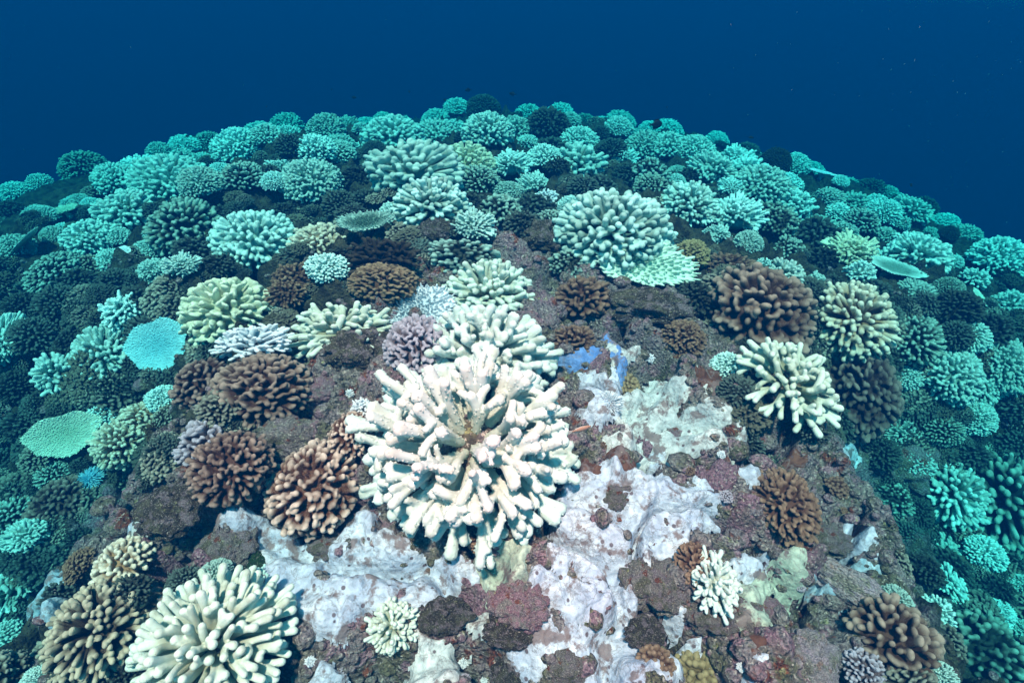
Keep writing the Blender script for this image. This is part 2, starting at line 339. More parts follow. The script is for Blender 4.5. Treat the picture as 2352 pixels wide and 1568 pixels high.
def make_proto(key, seed, vox=.022, parts=False, cz=.34, cen=True, k=10, **kw):
    br = colony(seed, **kw); hz = kw.get('hz', .8); ms = []
    if parts:
        for b in br:
            mb = MB()
            for (B, R, sq, sa) in b: mb.tube(B, R, k, sq, sa)
            ms.append(('branch', mb.fused('branch', vox)))
    else:
        mb = MB()
        if cen: core(mb, cz, hz)
        for b in br:
            for (B, R, sq, sa) in b: mb.tube(B, R, k, sq, sa)
        ms.append(('crown', mb.fused('crown', vox)))
    PROTO[key] = dict(parts=ms, base=base_mb(seed).fused('base', .04))
def opening(ax, w):
    ax = np.array(ax, float)/np.linalg.norm(ax); c = math.cos(w); return lambda d: float(d @ ax) > c
# colonies whose branches show one by one
make_proto('star_low', 11, .0090, True, nt=178, npr=52, polar=1.76, hz=.74, rt=.0375, rs=.041, fork=.54, jit=.07, club=1.35, sq=1.2, rad=.14, stub=.6, forkp=.6, start=.18, gap=opening((.05, .12, 1), .26))
make_proto('star_high', 12, .012, True, nt=140, npr=44, polar=1.7, hz=.80, rt=.050, rs=.048, fork=.54, jit=.06, club=1.25, sq=1.4, rad=.10, stub=.6, forkp=.3, start=.18)
make_proto('long_finger', 13, .014, True, nt=200, npr=68, polar=1.72, hz=.82, rt=.047, rs=.040, fork=.60, jit=.045, club=1.15, rad=.10, stub=.25, start=.15)
make_proto('stag', 14, .015, True, nt=80, npr=34, polar=1.75, hz=.76, rt=.052, rs=.055, fork=.55, jit=.09, club=1.15, rad=.16, stub=.4, forkp=.5, start=.15)
make_proto('dome_finger', 15, .016, True, nt=195, npr=58, polar=1.85, hz=.88, rt=.053, rs=.05, fork=.6, jit=.05, club=1.15, rad=.08, stub=.35)
make_proto('net_dome', 16, .0155, True, nt=290, npr=84, polar=1.9, hz=.80, rt=.046, rs=.036, fork=.62, jit=.035, club=1.15, rad=.05, sq=1.3, stub=.2)
# colonies whose branches make one crown
make_proto('white_a', 21, .018, nt=300, npr=80, polar=1.95, hz=.80, rt=.050, rs=.04, jit=.04, rad=.06, cz=.70)
make_proto('white_b', 22, .019, nt=240, npr=65, polar=1.95, hz=.76, rt=.056, rs=.045, jit=.05, rad=.08, lump=.25, sq=1.3, cz=.64)
make_proto('white_c', 23, .018, nt=420, npr=100, polar=1.95, hz=.80, rt=.042, rs=.035, jit=.03, rad=.05, k=8, cz=.76)
make_proto('white_d', 24, .024, nt=110, npr=40, polar=1.8, hz=.85, rt=.076, rs=.06, jit=.07, rad=.14, stub=.4, lump=.25)
make_proto('white_e', 25, .021, nt=260, npr=70, polar=1.9, hz=.78, rt=.051, rs=.045, jit=.05, rad=.08, lump=.5, cz=.55, gap=opening((1, .3, -.1), .55))
make_proto('maze', 26, .017, nt=230, npr=90, polar=1.95, hz=.92, rt=.057, rs=.045, jit=.05, club=1.05, rad=.04, sq=1.9, cz=.68, lump=.08)
make_proto('brown_a', 31, .018, nt=290, npr=95, polar=1.9, hz=.85, rt=.052, rs=.04, jit=.05, club=1.1, rad=.04, sq=1.8, cz=.80, lump=.08)
make_proto('brown_b', 32, .019, nt=260, npr=85, polar=1.9, hz=.82, rt=.054, rs=.045, jit=.06, club=1.1, rad=.06, sq=1.6, cz=.74, lump=.14, stub=.2)
make_proto('brown_c', 33, .022, nt=125, npr=46, polar=1.85, hz=.8, rt=.076, rs=.06, jit=.06, club=1.05, rad=.06, sq=1.6, cz=.68, lump=.1)
make_proto('dark_a', 41, .022, nt=240, npr=80, polar=1.9, hz=.85, rt=.052, rs=.04, jit=.05, rad=.06, k=8, cz=.72, lump=.15)
make_proto('dark_b', 42, .024, nt=170, npr=65, polar=1.9, hz=.75, rt=.064, rs=.04, jit=.06, rad=.10, k=8, cz=.64, lump=.2)
make_proto('ball', 43, .022, nt=460, npr=120, polar=1.9, hz=.92, rt=.036, rs=.03, jit=.02, rad=.02, k=6, cz=.88, lump=.05)
make_proto('spiky', 44, .018, nt=230, npr=90, polar=1.7, hz=.8, rt=.024, rs=.05, jit=.05, club=.7, rad=.06, k=8, cz=.35)
make_proto('lumps', 45, .026, nt=60, npr=60, polar=1.8, hz=.7, rt=.15, rs=.1, jit=.05, club=1.0, rad=.04, cz=.75)
def make_table(key, seed, n, hgt, r0, vox=.016, lean=.25, thin=.04, dish=.12):
    """flat plate on a short stalk, its upper face set with little upright branchlets"""
    r = np.random.default_rng(seed); mb = MB(); a = np.linspace(0, 2*math.pi, 41)[:-1]
    edge = 1 + .07*np.sin(a*3 + seed) + .05*np.sin(a*7 + 2*seed)
    rings = []
    def zz(q): return dish*q*q
    for q, dz in ((.05, -thin), (.4, -thin), (.75, -thin*.9), (.95, -thin*.5), (1.0, 0), (.95, thin*.5), (.75, thin*.6), (.4, thin*.6), (.05, thin*.6)):
        rings.append(np.stack([np.cos(a)*edge*q, np.sin(a)*edge*q, np.full(40, zz(q)+dz)], 1))
    V = np.concatenate(rings); k = 40; i, j = np.meshgrid(np.arange(8), np.arange(k), indexing='ij'); i = i.ravel(); j = j.ravel(); j2 = (j+1) % k
    Q = np.stack([i*k+j, i*k+j2, (i+1)*k+j2, (i+1)*k+j], 1)
    caps = [[0, t+1, t, t] for t in range(1, k-1)] + [[8*k, 8*k+t, 8*k+t+1, 8*k+t+1] for t in range(1, k-1)]
    mb.add(V, np.concatenate([Q, np.array(caps)]))
    for q in range(n):
        rr = math.sqrt((q+.5)/n)*1.0; ph = q*2.399963 + r.normal()*.05; e = np.interp(ph % (2*math.pi), a, edge)
        c = np.array([math.cos(ph)*e*rr, math.sin(ph)*e*rr, zz(rr)])
        d = np.array([math.cos(ph)*rr*lean*(1+rr*2), math.sin(ph)*rr*lean*(1+rr*2), 1.0]) + r.normal(size=3)*.12; d /= np.linalg.norm(d)
        h = hgt*r.uniform(.7, 1.2)
        mb.tube(np.array([c - d*.02, c + d*h*.5, c + d*h]), np.array([r0*1.15, r0, r0*.75]), 6)
    st = MB(); st.tube(np.array([[.1, 0, -.5], [.05, 0, -.3], [0, 0, -.17]]), np.array([.26, .18, .20]), 14)
    PROTO[key] = dict(parts=[('plate', mb.fused('plate', vox, it=1))], base=st.fused('stalk', .04), bname='stalk')
make_table('plate_fine', 51, 1300, .048, .016, .0115, lean=.25)
make_table('plate_mid', 52, 420, .16, .030, .015)
make_table('digitate', 53, 210, .15, .044, .017, lean=.35)
def make_rock(key, seed, n=70, sc=(1, .8, .6), rough=.35):
    th = np.linspace(0.01, math.pi-.01, n); an = np.arange(2*n)*math.pi/n
    d = np.stack([np.outer(np.sin(th), np.cos(an)), np.outer(np.sin(th), np.sin(an)), np.outer(np.cos(th), np.ones(2*n))], -1).reshape(-1, 3)
    L = 1 + rough*fbm(d, 1.3, 2, seed) + rough*.7*np.abs(noise3(d, 2.9, seed+3)) + rough*.35*np.abs(noise3(d, 6.5, seed+5)) + .035*np.abs(noise3(d, 15, seed+6)) + .015*noise3(d, 34, seed+9)
    V = d*L[:, None]*np.array(sc); k = 2*n; i, j = np.meshgrid(np.arange(n-1), np.arange(k), indexing='ij'); i = i.ravel(); j = j.ravel(); j2 = (j+1) % k
    PROTO[key] = dict(parts=[('rock', mesh('rock', V, np.stack([i*k+j, (i+1)*k+j, (i+1)*k+j2, i*k+j2], 1)))], base=None)
make_rock('rock_a', 61, sc=(1, .75, .6)); make_rock('rock_b', 62, sc=(1, .9, .7), rough=.5); make_rock('rock_c', 63, sc=(1, .55, .5), rough=.3); make_rock('rock_d', 64, sc=(1, .95, .6), rough=.6)
# ------------------------------------------------------------------ placing things on the reef
rnd = random.Random(7); PLACED = []                  # (x, y, r, object, short name)
def frame_at(px, py, r, lift=.36, up=.2):
    R = .1; 
    for _ in range(4):
        P, Zd, ok = on_mound(px, py, lift*R); R = r/FOC*Zd*.97
    n = nrm(P[0], P[1]); L = P - n*lift*R
    u_ = n*(1-up) + np.array([0, 0, 1.0])*up; u_ /= np.linalg.norm(u_)
    x_ = RX - u_*(RX @ u_); x_ /= np.linalg.norm(x_); y_ = np.cross(u_, x_)
    return L, R, x_, y_, u_
def put(name, key, mat, px, py, r, label=None, short=None, cat='coral', group=None, e=1.0, hz=1.0, rot=None, tilt=None, lift=None, basemat=None, sink=.0, up=.2, flip=False):
    pr = PROTO[key]; tb = key.startswith('plate') or key == 'digitate'; rk = pr['base'] is None
    if lift is None: lift = .25 if tb else (.2 if rk else .36)
    L, R, x_, y_, u_ = frame_at(px, py, r, lift, up)
    hs = height(L[0] + np.array([0, .4, -.4, 0, 0, .8, -.8])*R, L[1] + np.array([0, 0, 0, .4, -.4, 0, 0])*R); z = float(hs[0] if rk else .5*hs[0] + .5*hs.max()); L = np.array([L[0], L[1], z]) + u_*R*((.30 if tb else .12 if not rk else .0) - sink)
    B = Matrix([[x_[q], y_[q], u_[q], L[q]] for q in range(3)] + [[0, 0, 0, 1]])
    if tilt: B = B @ Matrix.Rotation(math.radians(tilt[1]), 4, 'Y') @ Matrix.Rotation(math.radians(tilt[0]), 4, 'X')
    if rot is None:
        rot = rnd.choice((0, 90, 180, 270)) if e != 1 else rnd.uniform(0, 360)
        if rk and e != 1: rot = 0
    sx, sy = R*e**-.5 if e < 1 else R, R*e if e >= 1 else R*e**.5
    if rot in (90, 270): sx, sy = sy, sx
    M_ = B @ Matrix.Rotation(math.radians(rot), 4, 'Z') @ Matrix.Diagonal((sx*(-1 if flip else 1), sy, R*hz, 1))
    ps = pr['parts']
    if rk:
        o = obj(name, ps[0][1], mat=mat); o.matrix_world = M_
    else:
        o = empty(name, M_)
        for pn, m in ps: obj(pn, m, o, mat)
        if pr['base']: obj(pr.get('bname', 'base'), pr['base'], o, basemat or (mat if tb else M['rock_dark']))
    tag(o, label, cat, group); PLACED.append((px, py, r, o, short)); return o
CC, BC, TC, FC = 'cauliflower_coral', 'knobbly_coral', 'table_coral', 'finger_coral'
# name, form, skin, x, y, r, stretch, label, short name
BIG = [
 (CC,'star_low','hero',1083,1008,264,1.0,'huge bleached white coral bursting outward like a star, lower of the centre pair','huge white star coral'),
 (CC,'star_high','hero',1108,786,162,.88,'bleached white coral with thick stubby branches, directly behind the huge star one','stubby white centre coral'),
 (CC,'long_finger','white',487,1506,178,1.0,'big bleached cream white dome of long fingers cut by the bottom edge of the photo','cream bottom dome'),
 (CC,'dome_finger','white',1122,640,106,.85,'pale greenish white dome coral just above the stubby white centre coral','greenish dome above centre'),
 (CC,'net_dome','white_far',1414,516,130,.88,'very large pale dome coral with lacy net-like top, on the upper slope','large net-topped dome'),
 (TC,'digitate','lime',1478,604,84,.50,'yellow-green bleached shelf coral of short fingers under the large net-topped dome','yellow-green finger shelf'),
 (FC,'stag','white',1804,895,118,1.12,'open bleached white finger coral wedged between two brown domes','open white finger coral'),
 (BC,'brown_b','brown',1755,722,122,1.0,'large brown knobbly dome with pale tips above the open white finger coral','large brown dome'),
 (BC,'dome_finger','tan',1960,766,92,1.05,'tan dome coral with white finger tips beside the large brown dome','tan white-tipped dome'),
 (BC,'brown_b','brown',1974,922,84,1.35,'tall dark brown knobbly dome hugging the open white finger coral','tall dark brown dome'),
 (CC,'maze','cream',508,706,98,.82,'rounded cream coral with tight winding ridges, beside the bright blue plate','cream winding dome'),
 (CC,'stag','white',778,742,108,.62,'wide bleached white coral with open fingers, one brown patch among them','wide open-fingered coral'),
 (TC,'plate_mid','ice',948,690,78,.62,'pale blue-white shelf of tiny branchlets between two white finger corals','pale blue shelf'),
 (CC,'stag','ice',578,785,72,.50,'low white coral squeezed between cream winding dome and brown twin domes','low squeezed white coral'),
 (BC,'brown_a','lilac',958,790,78,1.10,'grey-brown scaly knobbed coral half hidden behind the stubby white centre coral','grey-brown scaly coral'),
 (BC,'brown_a','brown',590,872,104,.80,'round brown brain-like dome with pale knobs, larger of the touching twin domes','larger brown twin dome'),
 (BC,'brown_c','brown',452,872,62,1.1,'smaller brown dome pressed against the side of its larger twin','smaller brown twin dome'),
 (BC,'brown_a','ochre',680,888,34,1.0,'small brown coral stuck to the outer side of the larger twin dome',None),
 (BC,'brown_c','lilac',456,982,66,1.05,'lilac-grey frosted coral just below the brown twin domes','lilac frosted coral'),
 (BC,'brown_b','brown',535,1098,90,1.0,'dark brown winding coral touching the frosted brown one by the huge star coral','dark brown winding coral'),
 (BC,'brown_b','brown_white',712,1108,106,1.10,'rust brown coral with frosted white tips beside the huge white star coral','frosted rust coral'),
 (BC,'brown_c','brown_white',806,1010,50,1.2,'small brown coral with white-dotted branches squeezed behind the huge star coral','dotted brown coral'),
 (BC,'dome_finger','tan',266,1018,64,1.0,'tan coral with scattered cream tips beside the lime tilted plate','cream-tipped tan coral'),
 (BC,'brown_c','tan',315,968,46,.8,'small pale knobbed coral between the cream-tipped tan one and the lilac one',None),
 (BC,'spiky','ochre',357,995,30,1.1,'small ochre tufted coral tucked beside the lilac frosted coral',None),
 (TC,'plate_fine','lime',160,1012,63,.62,'tilted lime and cyan plate coral with bristly face','lime tilted plate'),
 (TC,'plate_fine','cyan',372,806,68,.75,'bright blue bristly plate coral sloping down from the cream winding dome','bright blue plate'),
 (FC,'spiky','cyan',201,1102,34,1.0,'small pale blue spiky tuft under the lime tilted plate','blue spiky tuft'),
 (CC,'white_b','white_far',222,803,68,1.1,'pale green white coral in a diagonal chain, the biggest of that chain','chain coral'),
 (CC,'white_d','white_far',272,722,40,1.2,'pale teal coral at the upper end of the diagonal chain','upper chain coral'),
 (CC,'white_d','white_far',130,878,50,1.0,'pale teal coral fan at the lower end of the diagonal chain','lower chain coral'),
 (CC,'white_b','white_far',15,812,42,1.6,'tall pale coral cut by the photo edge beside the diagonal chain',None),
 (BC,'brown_c','tan',270,1292,64,1.0,'cream and tan coral with thick round lobes above the cream bottom dome','thick-lobed tan coral'),
 (BC,'brown_b','ochre',175,1295,34,1.2,'small brown coral beside the thick-lobed tan coral',None),
 (BC,'dome_finger','dark_cream',213,1450,100,1.15,'dark coral dotted with pale finger tips, between the cream dome and the photo edge','pale-dotted dark coral'),
 (BC,'brown_b','brown',133,1168,62,1.15,'dull brown knobbly dome under the blue spiky tuft','dull brown dome'),
 (BC,'dark_a','dark_pale',30,1198,46,1.2,'small dark green coral with bright tips at the photo edge, beside the dull brown dome',None),
 (BC,'dark_b','dark',50,1092,38,1.1,'dark green lumpy coral under the lime tilted plate at the photo edge',None),
 (FC,'stag','white_far',8,1372,52,1.7,'pale teal finger coral cut by the photo edge near the bottom corner','edge finger coral'),
 (BC,'brown_b','ochre',1808,1165,72,1.25,'brown knobbed coral standing alone on bare rock below the open white finger coral','lone brown coral'),
 (BC,'lumps','ochre',1931,1108,28,1.0,'tiny tan lobed coral on bare rock beside the lone brown coral',None),
 (BC,'brown_c','ochre',1598,1305,46,1.15,'small brown coral growing against the white forked coral','small rust coral'),
 (FC,'white_d','hero',1640,1350,58,1.25,'small snow white forked coral on bare rock in front of a small brown one','white forked coral'),
 (BC,'brown_c','brown',2048,1490,96,1.0,'brown chunky-knobbed dome on the lower rocks near the bottom edge','chunky brown dome'),
 (BC,'brown_c','lilac',1990,1540,46,.9,'small frosted white and lilac coral at the foot of the chunky brown dome',None),
 (CC,'dome_finger','white_far',2188,1158,68,1.2,'pale teal coral with stout fingers on the drop-off edge','drop-off pale coral'),
 (CC,'white_d','white_far',2184,1262,34,1.6,'narrow pale coral just below the drop-off pale coral',None),
 (CC,'white_d','white_far',2180,1352,32,1.5,'narrow pale coral in the middle of the line down the drop-off',None),
 (CC,'white_d','white_far',2150,1418,36,1.0,'pale coral lowest in the line down the drop-off',None),
 (BC,'dome_finger','dark_pale',2312,1165,92,1.4,'large dark coral with teal tips at the photo edge beside the drop-off pale coral','large dark edge coral'),
 (BC,'dark_b','dark_pale',2255,1512,92,.9,'dark teal-tipped coral in the bottom corner below the drop-off','dark corner coral'),
 (CC,'white_d','white',900,1436,60,1.0,'small bleached white stubby coral on crusted rock below the huge star coral','small white stubby coral'),
 (BC,'brown_c','ochre',1108,1235,36,.9,'small orange-brown coral under the lower fingers of the huge star coral','orange-brown coral'),
 (BC,'lumps','ochre',1512,1518,42,.9,'brown lobed coral near the bottom edge beside a round rock','brown lobed coral'),
 (BC,'lumps','olive',1622,1515,54,1.0,'olive yellow lobed coral near the bottom edge','olive lobed coral'),
 (FC,'spiky','ice',1401,922,37,.9,'small white bristly tuft on lavender crust beside the huge star coral','white bristly tuft'),
 (BC,'lumps','olive',1450,848,26,1.3,'tiny olive beaded coral beside the blue crust',None),
 (BC,'brown_c','ochre',1345,680,62,.85,'tan and brown coral of loose clumps on mossy rock under the large net-topped dome','loose tan coral'),
 (BC,'brown_c','ochre',1320,772,48,.8,'small tan knobbed coral just above the blue crust','tan knobbed coral'),
 (BC,'brown_b','ochre',1574,770,52,.98,'round ochre brown coral left alone between mossy rock and the large brown dome','round ochre coral'),
 (BC,'brown_a','ochre',880,648,62,.55,'flat ochre brown coral behind the pale blue shelf','flat ochre coral'),
 (CC,'white_d','ice',832,946,26,1.0,'tiny pale teal coral tucked behind the upper fingers of the huge star coral',None),
 (BC,'dark_b','dark_pale',1060,595,60,.5,'low brown-grey coral crouched behind the greenish dome above centre',None),
 (CC,'white_a','white_far',580,552,94,.95,'large pale green round coral with dense fingers, highest on its side slope','large dense green dome'),
 (BC,'brown_b','tan',728,548,66,.80,'brown-white flared coral beside the large dense green dome','flared brown-white coral'),
 (FC,'stag','black',872,592,80,.65,'blackish branching coral in front of the pale shelf below the chunky dome','blackish branching coral'),
 (TC,'plate_mid','white_far',842,530,46,.5,'pale blue shelf half hidden behind the blackish branching coral','half-hidden blue shelf'),
 (CC,'dome_finger','white_far',990,474,82,.80,'pale chunky-fingered coral above a round grey rock','chunky pale coral'),
 (CC,'white_b','white_far',945,392,94,.66,'very wide pale coral behind the chunky pale coral','very wide pale coral'),
 (CC,'white_c','white_far',712,420,68,.85,'pale smooth-looking round coral beside dark corals, left of the very wide one','smooth round coral'),
 (BC,'brown_c','dark_pale',1148,492,50,.9,'dark brain-like coral with pale lobes beside the chunky pale coral','pale-lobed brain coral'),
 (CC,'dome_finger','white_far',1585,474,64,1.15,'pale tall-fingered coral, first half of the split pair beyond the large net-topped dome','first split coral'),
 (CC,'white_e','white_far',1690,496,60,1.0,'pale coral with a dark gap in its side, second half of the split pair','gapped split coral'),
 (CC,'white_c','white_far',385,412,86,.66,'broad finely fingered pale coral on the far slope','broad fine coral'),
 (CC,'white_c','white_far',457,418,48,.8,'fine pale coral grown onto the side of the broad fine coral',None),
 (CC,'white_b','white_far',281,484,62,.88,'pale round coral with long grooves above the joined pale corals','grooved round coral'),
 (BC,'dark_a','dark_pale',416,520,76,1.1,'large dark dome with a pale cap standing before the broad fine coral','pale-capped dark dome'),
 (CC,'white_a','white_far',203,548,58,.85,'pale coral in the middle of the joined clump','joined pale coral'),
 (BC,'white_a','dark_pale',112,600,50,1.5,'tall grey-green coral with beaded side, outermost of the joined clump','beaded tall coral'),
 (CC,'white_a','white_far',245,580,38,1.0,'small pale round coral at the inner end of the joined clump',None),
 (TC,'plate_fine','ice',283,582,17,1.2,'small smooth lilac cup beside the joined clump','small lilac cup'),
 (TC,'plate_mid','lime',150,486,28,.9,'ring-shaped yellowish plate with a dark hollow','hollow ring plate'),
 (TC,'plate_fine','white_far',62,566,44,.55,'thin tilted pale plate near the photo edge','thin tilted plate'),
 (CC,'white_d','white_far',1331,372,54,.72,'bright pale coral with wide open fingers on the upper slope','bright open coral'),
 (CC,'white_a','white_far',901,307,64,.72,'bright wide coral on the far slope, first of a close pair','first far pair coral'),
 (CC,'white_a','white_far',998,305,48,.85,'round coral joined to the bright wide one on the far slope','second far pair coral'),
 (CC,'white_a','white_far',1121,300,58,.85,'big round pale coral just below the skyline near the middle','big skyline coral'),
 (BC,'maze','cream',1071,364,56,.62,'yellowish thick-ridged coral behind the chunky pale coral','yellowish ridged coral'),
 (CC,'white_e','white_far',1171,350,44,.8,'short-fingered pale coral right beside the yellowish ridged coral',None),
 (BC,'ball','black',1783,370,36,1.0,'smooth black ball-shaped coral on the far slope','black ball coral'),
 (CC,'white_b','white_far',2118,575,66,1.0,'pale dome with drooping fingers on the side slope','drooping pale dome'),
 (CC,'white_b','white_far',2095,488,42,1.0,'pale fan coral directly behind the drooping pale dome',None),
 (CC,'white_c','white_far',2026,500,38,1.1,'pale finely rayed coral beside the drooping pale dome',None),
 (FC,'white_e','cream',1958,586,54,1.0,'yellowish fan coral with dark streaks on the side slope','streaked fan coral'),
 (TC,'plate_fine','white_far',2052,628,50,.45,'smooth sky blue plate on the side slope','sky blue plate'),
 (CC,'white_a','white_far',2186,892,63,1.1,'bright pale teal dome above the drop-off pale coral','bright side dome'),
 (CC,'white_c','white_far',2312,842,58,1.3,'large fine-fingered pale dome at the photo edge beyond the bright side dome','fine edge dome'),
 (CC,'white_d','white_far',2276,882,30,1.5,'narrow pale coral between the bright side dome and the fine edge dome',None),
 (CC,'white_b','white_far',2231,782,34,1.3,'pale streaky coral above the fine edge dome',None),
 (BC,'ball','dark',2288,1017,34,1.1,'dull teal beaded ball coral near the photo edge','teal beaded ball'),
 (BC,'dark_b','dark',2061,918,28,1.2,'small dark olive coral on rock beside the tall dark brown dome',None),
 (BC,'dark_a','dark_pale',2115,768,62,1.05,'dark coral with dense grey tips between tan dome and bright side dome','grey-tipped dark coral'),
 (BC,'dark_a','dark',2025,660,52,1.0,'round dark coral in front of the sky blue plate','round dark coral'),
 (TC,'plate_fine','lime',2248,684,27,.75,'small bright green plate on the side slope','small green plate'),
 (CC,'white_d','white_far',1808,634,42,1.0,'smooth pale teal fan behind the large brown dome','pale teal fan'),
 (CC,'white_d','white_far',1880,640,28,1.1,'loose knobby pale coral behind the tan white-tipped dome',None),
 (FC,'white_d','dark_pale',1815,575,34,1.0,'dull green stubby columns beyond the pale teal fan','green column coral'),
 (BC,'brown_b','olive',1592,582,42,.95,'brown clumped coral right beside the yellow-green finger shelf','brown clumped coral'),
 (BC,'dark_b','ochre',1688,596,50,.8,'dull dark brown coral behind the large brown dome','dull brown back coral'),
]
MORE = """CC a w 320 394 44|CC a w 263 410 42|CC c d 193 400 40|CC c w 547 345 48|CC c w 595 294 38|CC c w 655 281 33|CC c w 657 306 32|CC c w 420 332 29
CC c d 478 320 26|CC c w 365 354 24|CC a w 413 363 32|CC a w 615 334 30|BC x k 668 338 30|CC c w 747 291 36|CC a w 720 344 40|CC a w 775 323 32
BC x p 557 414 38|BC y k 500 450 32|CC e w 643 392 24|BC x k 257 642 38|CC c w 100 492 24|CC c w 43 466 26|CC c w 100 446 24|CC c w 115 427 20
CC a w 25 558 34|CC c w 78 484 26|TC f i 213 660 14|BC y k 447 582 40|BC y k 440 470 30|BC y k 313 690 40|BC y o 672 634 42|BC x p 1101 422 38
CC e w 1232 417 36|BC y k 1230 470 40|CC a w 1250 364 32|CC c w 1332 319 38|CC c w 1420 301 28|CC c w 1537 291 30|CC c w 1494 294 24|CC c w 1425 274 28
CC c w 1217 247 29|CC c w 1287 249 28|CC e w 1155 249 12|BC z k 1111 250 34|CC c w 1000 252 27|CC c w 1050 251 25|CC e w 920 259 17|CC c w 877 260 20
CC c w 836 261 20|CC c w 1040 271 42|CC a w 1184 280 43|BC x k 1264 324 38|BC x k 1262 285 40|CC e w 800 318 28|CC a w 775 352 34|CC c w 1485 333 42
CC a w 1540 331 38|CC e w 1430 353 27|BC y p 1495 388 40|BC x k 1450 397 32|BC y k 1380 420 34|CC c w 1591 307 28|CC c w 1650 312 23|CC c w 1598 342 38
CC e w 1640 388 46|CC e w 1688 368 34|CC d w 1715 394 38|CC c w 1815 404 30|CC a w 1750 432 52|CC c w 1828 374 30|BC y p 1785 445 34|CC d w 1828 466 36
CC c w 1748 344 20|BC x k 1715 345 25|CC c w 1868 385 23|CC c w 1915 395 27|CC c w 1960 398 36|TC f i 1885 407 22|CC d w 1965 455 29|BC x k 2005 422 30
CC c w 2045 432 21|CC b w 1888 495 42|CC a w 1925 485 26|CC c w 2098 455 23|BC x k 2128 472 24|CC c w 2181 502 26|CC c w 2221 538 33|CC c w 2205 562 26
CC c w 2301 597 54|BC y p 1775 495 40|BC y p 1780 525 40|BC y k 1880 532 48|BC x p 1978 515 32|CC d w 1975 632 28|CC b w 2115 666 34|CC d w 2325 696 31
CC d w 2238 645 26|CC d w 1762 588 18|BC x k 130 702 44|BC x k 60 642 42|BC y k 330 762 42|BC x k 75 782 42|BC x k 45 700 36|BC y k 170 640 36
BC x k 840 455 40|BC y k 820 410 34|BC x k 780 460 36|BC x k 610 640 34|BC y k 1200 530 36|BC x k 610 395 28|BC x k 1340 445 30|BC y k 1600 395 30
BC y o 660 690 36|BC x k 2200 720 42|BC x k 2180 800 34|BC x p 2160 1010 34|BC y k 2290 760 38|BC y k 2330 960 36|BC y k 330 1100 22|BC x k 40 900 40
BC y k 45 980 40|BC y p 620 715 26|CC d i 1255 455 22|BC z k 860 345 26|BC x p 1500 432 34|BC x k 1405 345 28|BC y k 1195 400 30|BC y k 1900 590 36"""
SK = dict(w='white_far', k='dark', p='dark_pale', o='ochre', i='ice', y='cyan', d='dark_pale')
FM = dict(a='white_a', b='white_b', c='white_c', d='white_d', e='white_e', x='dark_a', y='dark_b', z='ball', f='plate_fine')
LOOK = dict(w=['pale teal', 'bleached pale', 'light green-white'], k=['dark', 'dark green-brown', 'blackish'], p=['dark pale-tipped', 'dark grey-tipped'], o=['brown'], i=['icy white'], y=['sky blue'], d=['dull grey-green'])
FORM = dict(a='rounded coral', b='groove-sided coral', c='fine-fingered coral', d='stubby coral', e='open-fingered coral', x='knobbly coral', y='lumpy coral', z='smooth ball coral', f='plate')
TILT = {'bright blue plate': (30, 6), 'lime tilted plate': (34, 26), 'sky blue plate': (6, 4), 'pale blue shelf': (30, -8), 'yellow-green finger shelf': (34, 4), 'thin tilted plate': (0, -28), 'small lilac cup': (10, 10), 'half-hidden blue shelf': (12, -5), 'small green plate': (16, 20)}
BIGO = []
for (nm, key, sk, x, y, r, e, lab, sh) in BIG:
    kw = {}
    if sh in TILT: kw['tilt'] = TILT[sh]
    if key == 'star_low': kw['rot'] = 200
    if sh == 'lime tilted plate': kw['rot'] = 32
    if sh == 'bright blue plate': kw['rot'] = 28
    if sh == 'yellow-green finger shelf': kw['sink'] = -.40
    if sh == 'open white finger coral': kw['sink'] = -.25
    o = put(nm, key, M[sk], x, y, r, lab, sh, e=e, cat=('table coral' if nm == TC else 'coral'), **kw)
    if nm == CC: o['group'] = 'bleached cauliflower corals'
    elif nm == BC: o['group'] = 'knobbly corals with live colour'
    elif nm == TC: o['group'] = 'plate corals'
    else: o['group'] = 'branching finger corals'
# ---- labels of the smaller colonies: their look, and the two named corals they stand between
used = set()
def auto_label(look, form, x, y, r, sizes=True):
    L = sorted([(math.hypot(x-a, y-b), s, a, b) for a, b, _r, _o, s in PLACED if s])[:9]
    sz = 'small' if r < 27 else 'large' if r > 41 else 'medium'
    opts = []
    for i in range(len(L)):
        for j in range(i+1, len(L)):
            d1, s1, a1, b1 = L[i]; d2, s2, a2, b2 = L[j]
            dot = ((a1-x)*(a2-x) + (b1-y)*(b2-y))/(d1*d2+1e-6)
            opts.append((d1 + d2 + 160*dot, f'between the {s1} and the {s2}' if dot < .2 else f'beyond the {s1}, towards the {s2}'))
    opts.sort()
    for lk in look:
        for c, ph in opts[:3]:
            t = f'{sz} {lk} {form} {ph}'
            if t not in used and len(t.split()) <= 16: used.add(t); return t
    for lk in look:
        for c, ph in opts:
            t = f'{sz} {lk} {form} {ph}'
            if t not in used and len(t.split()) <= 16: used.add(t); return t
GRP = {CC: 'smaller bleached corals on the slope', BC: 'smaller dark corals on the slope', TC: 'plate corals'}
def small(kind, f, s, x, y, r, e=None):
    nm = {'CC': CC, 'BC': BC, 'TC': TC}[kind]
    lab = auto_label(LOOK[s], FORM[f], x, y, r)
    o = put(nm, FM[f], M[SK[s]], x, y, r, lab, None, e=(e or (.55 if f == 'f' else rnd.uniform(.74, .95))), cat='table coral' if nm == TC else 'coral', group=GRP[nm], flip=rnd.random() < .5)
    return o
for row in MORE.replace('\n', '|').split('|'):
    a, f, s, x, y, r = row.split(); small(a, f, s, float(x), float(y), float(r)*1.18)
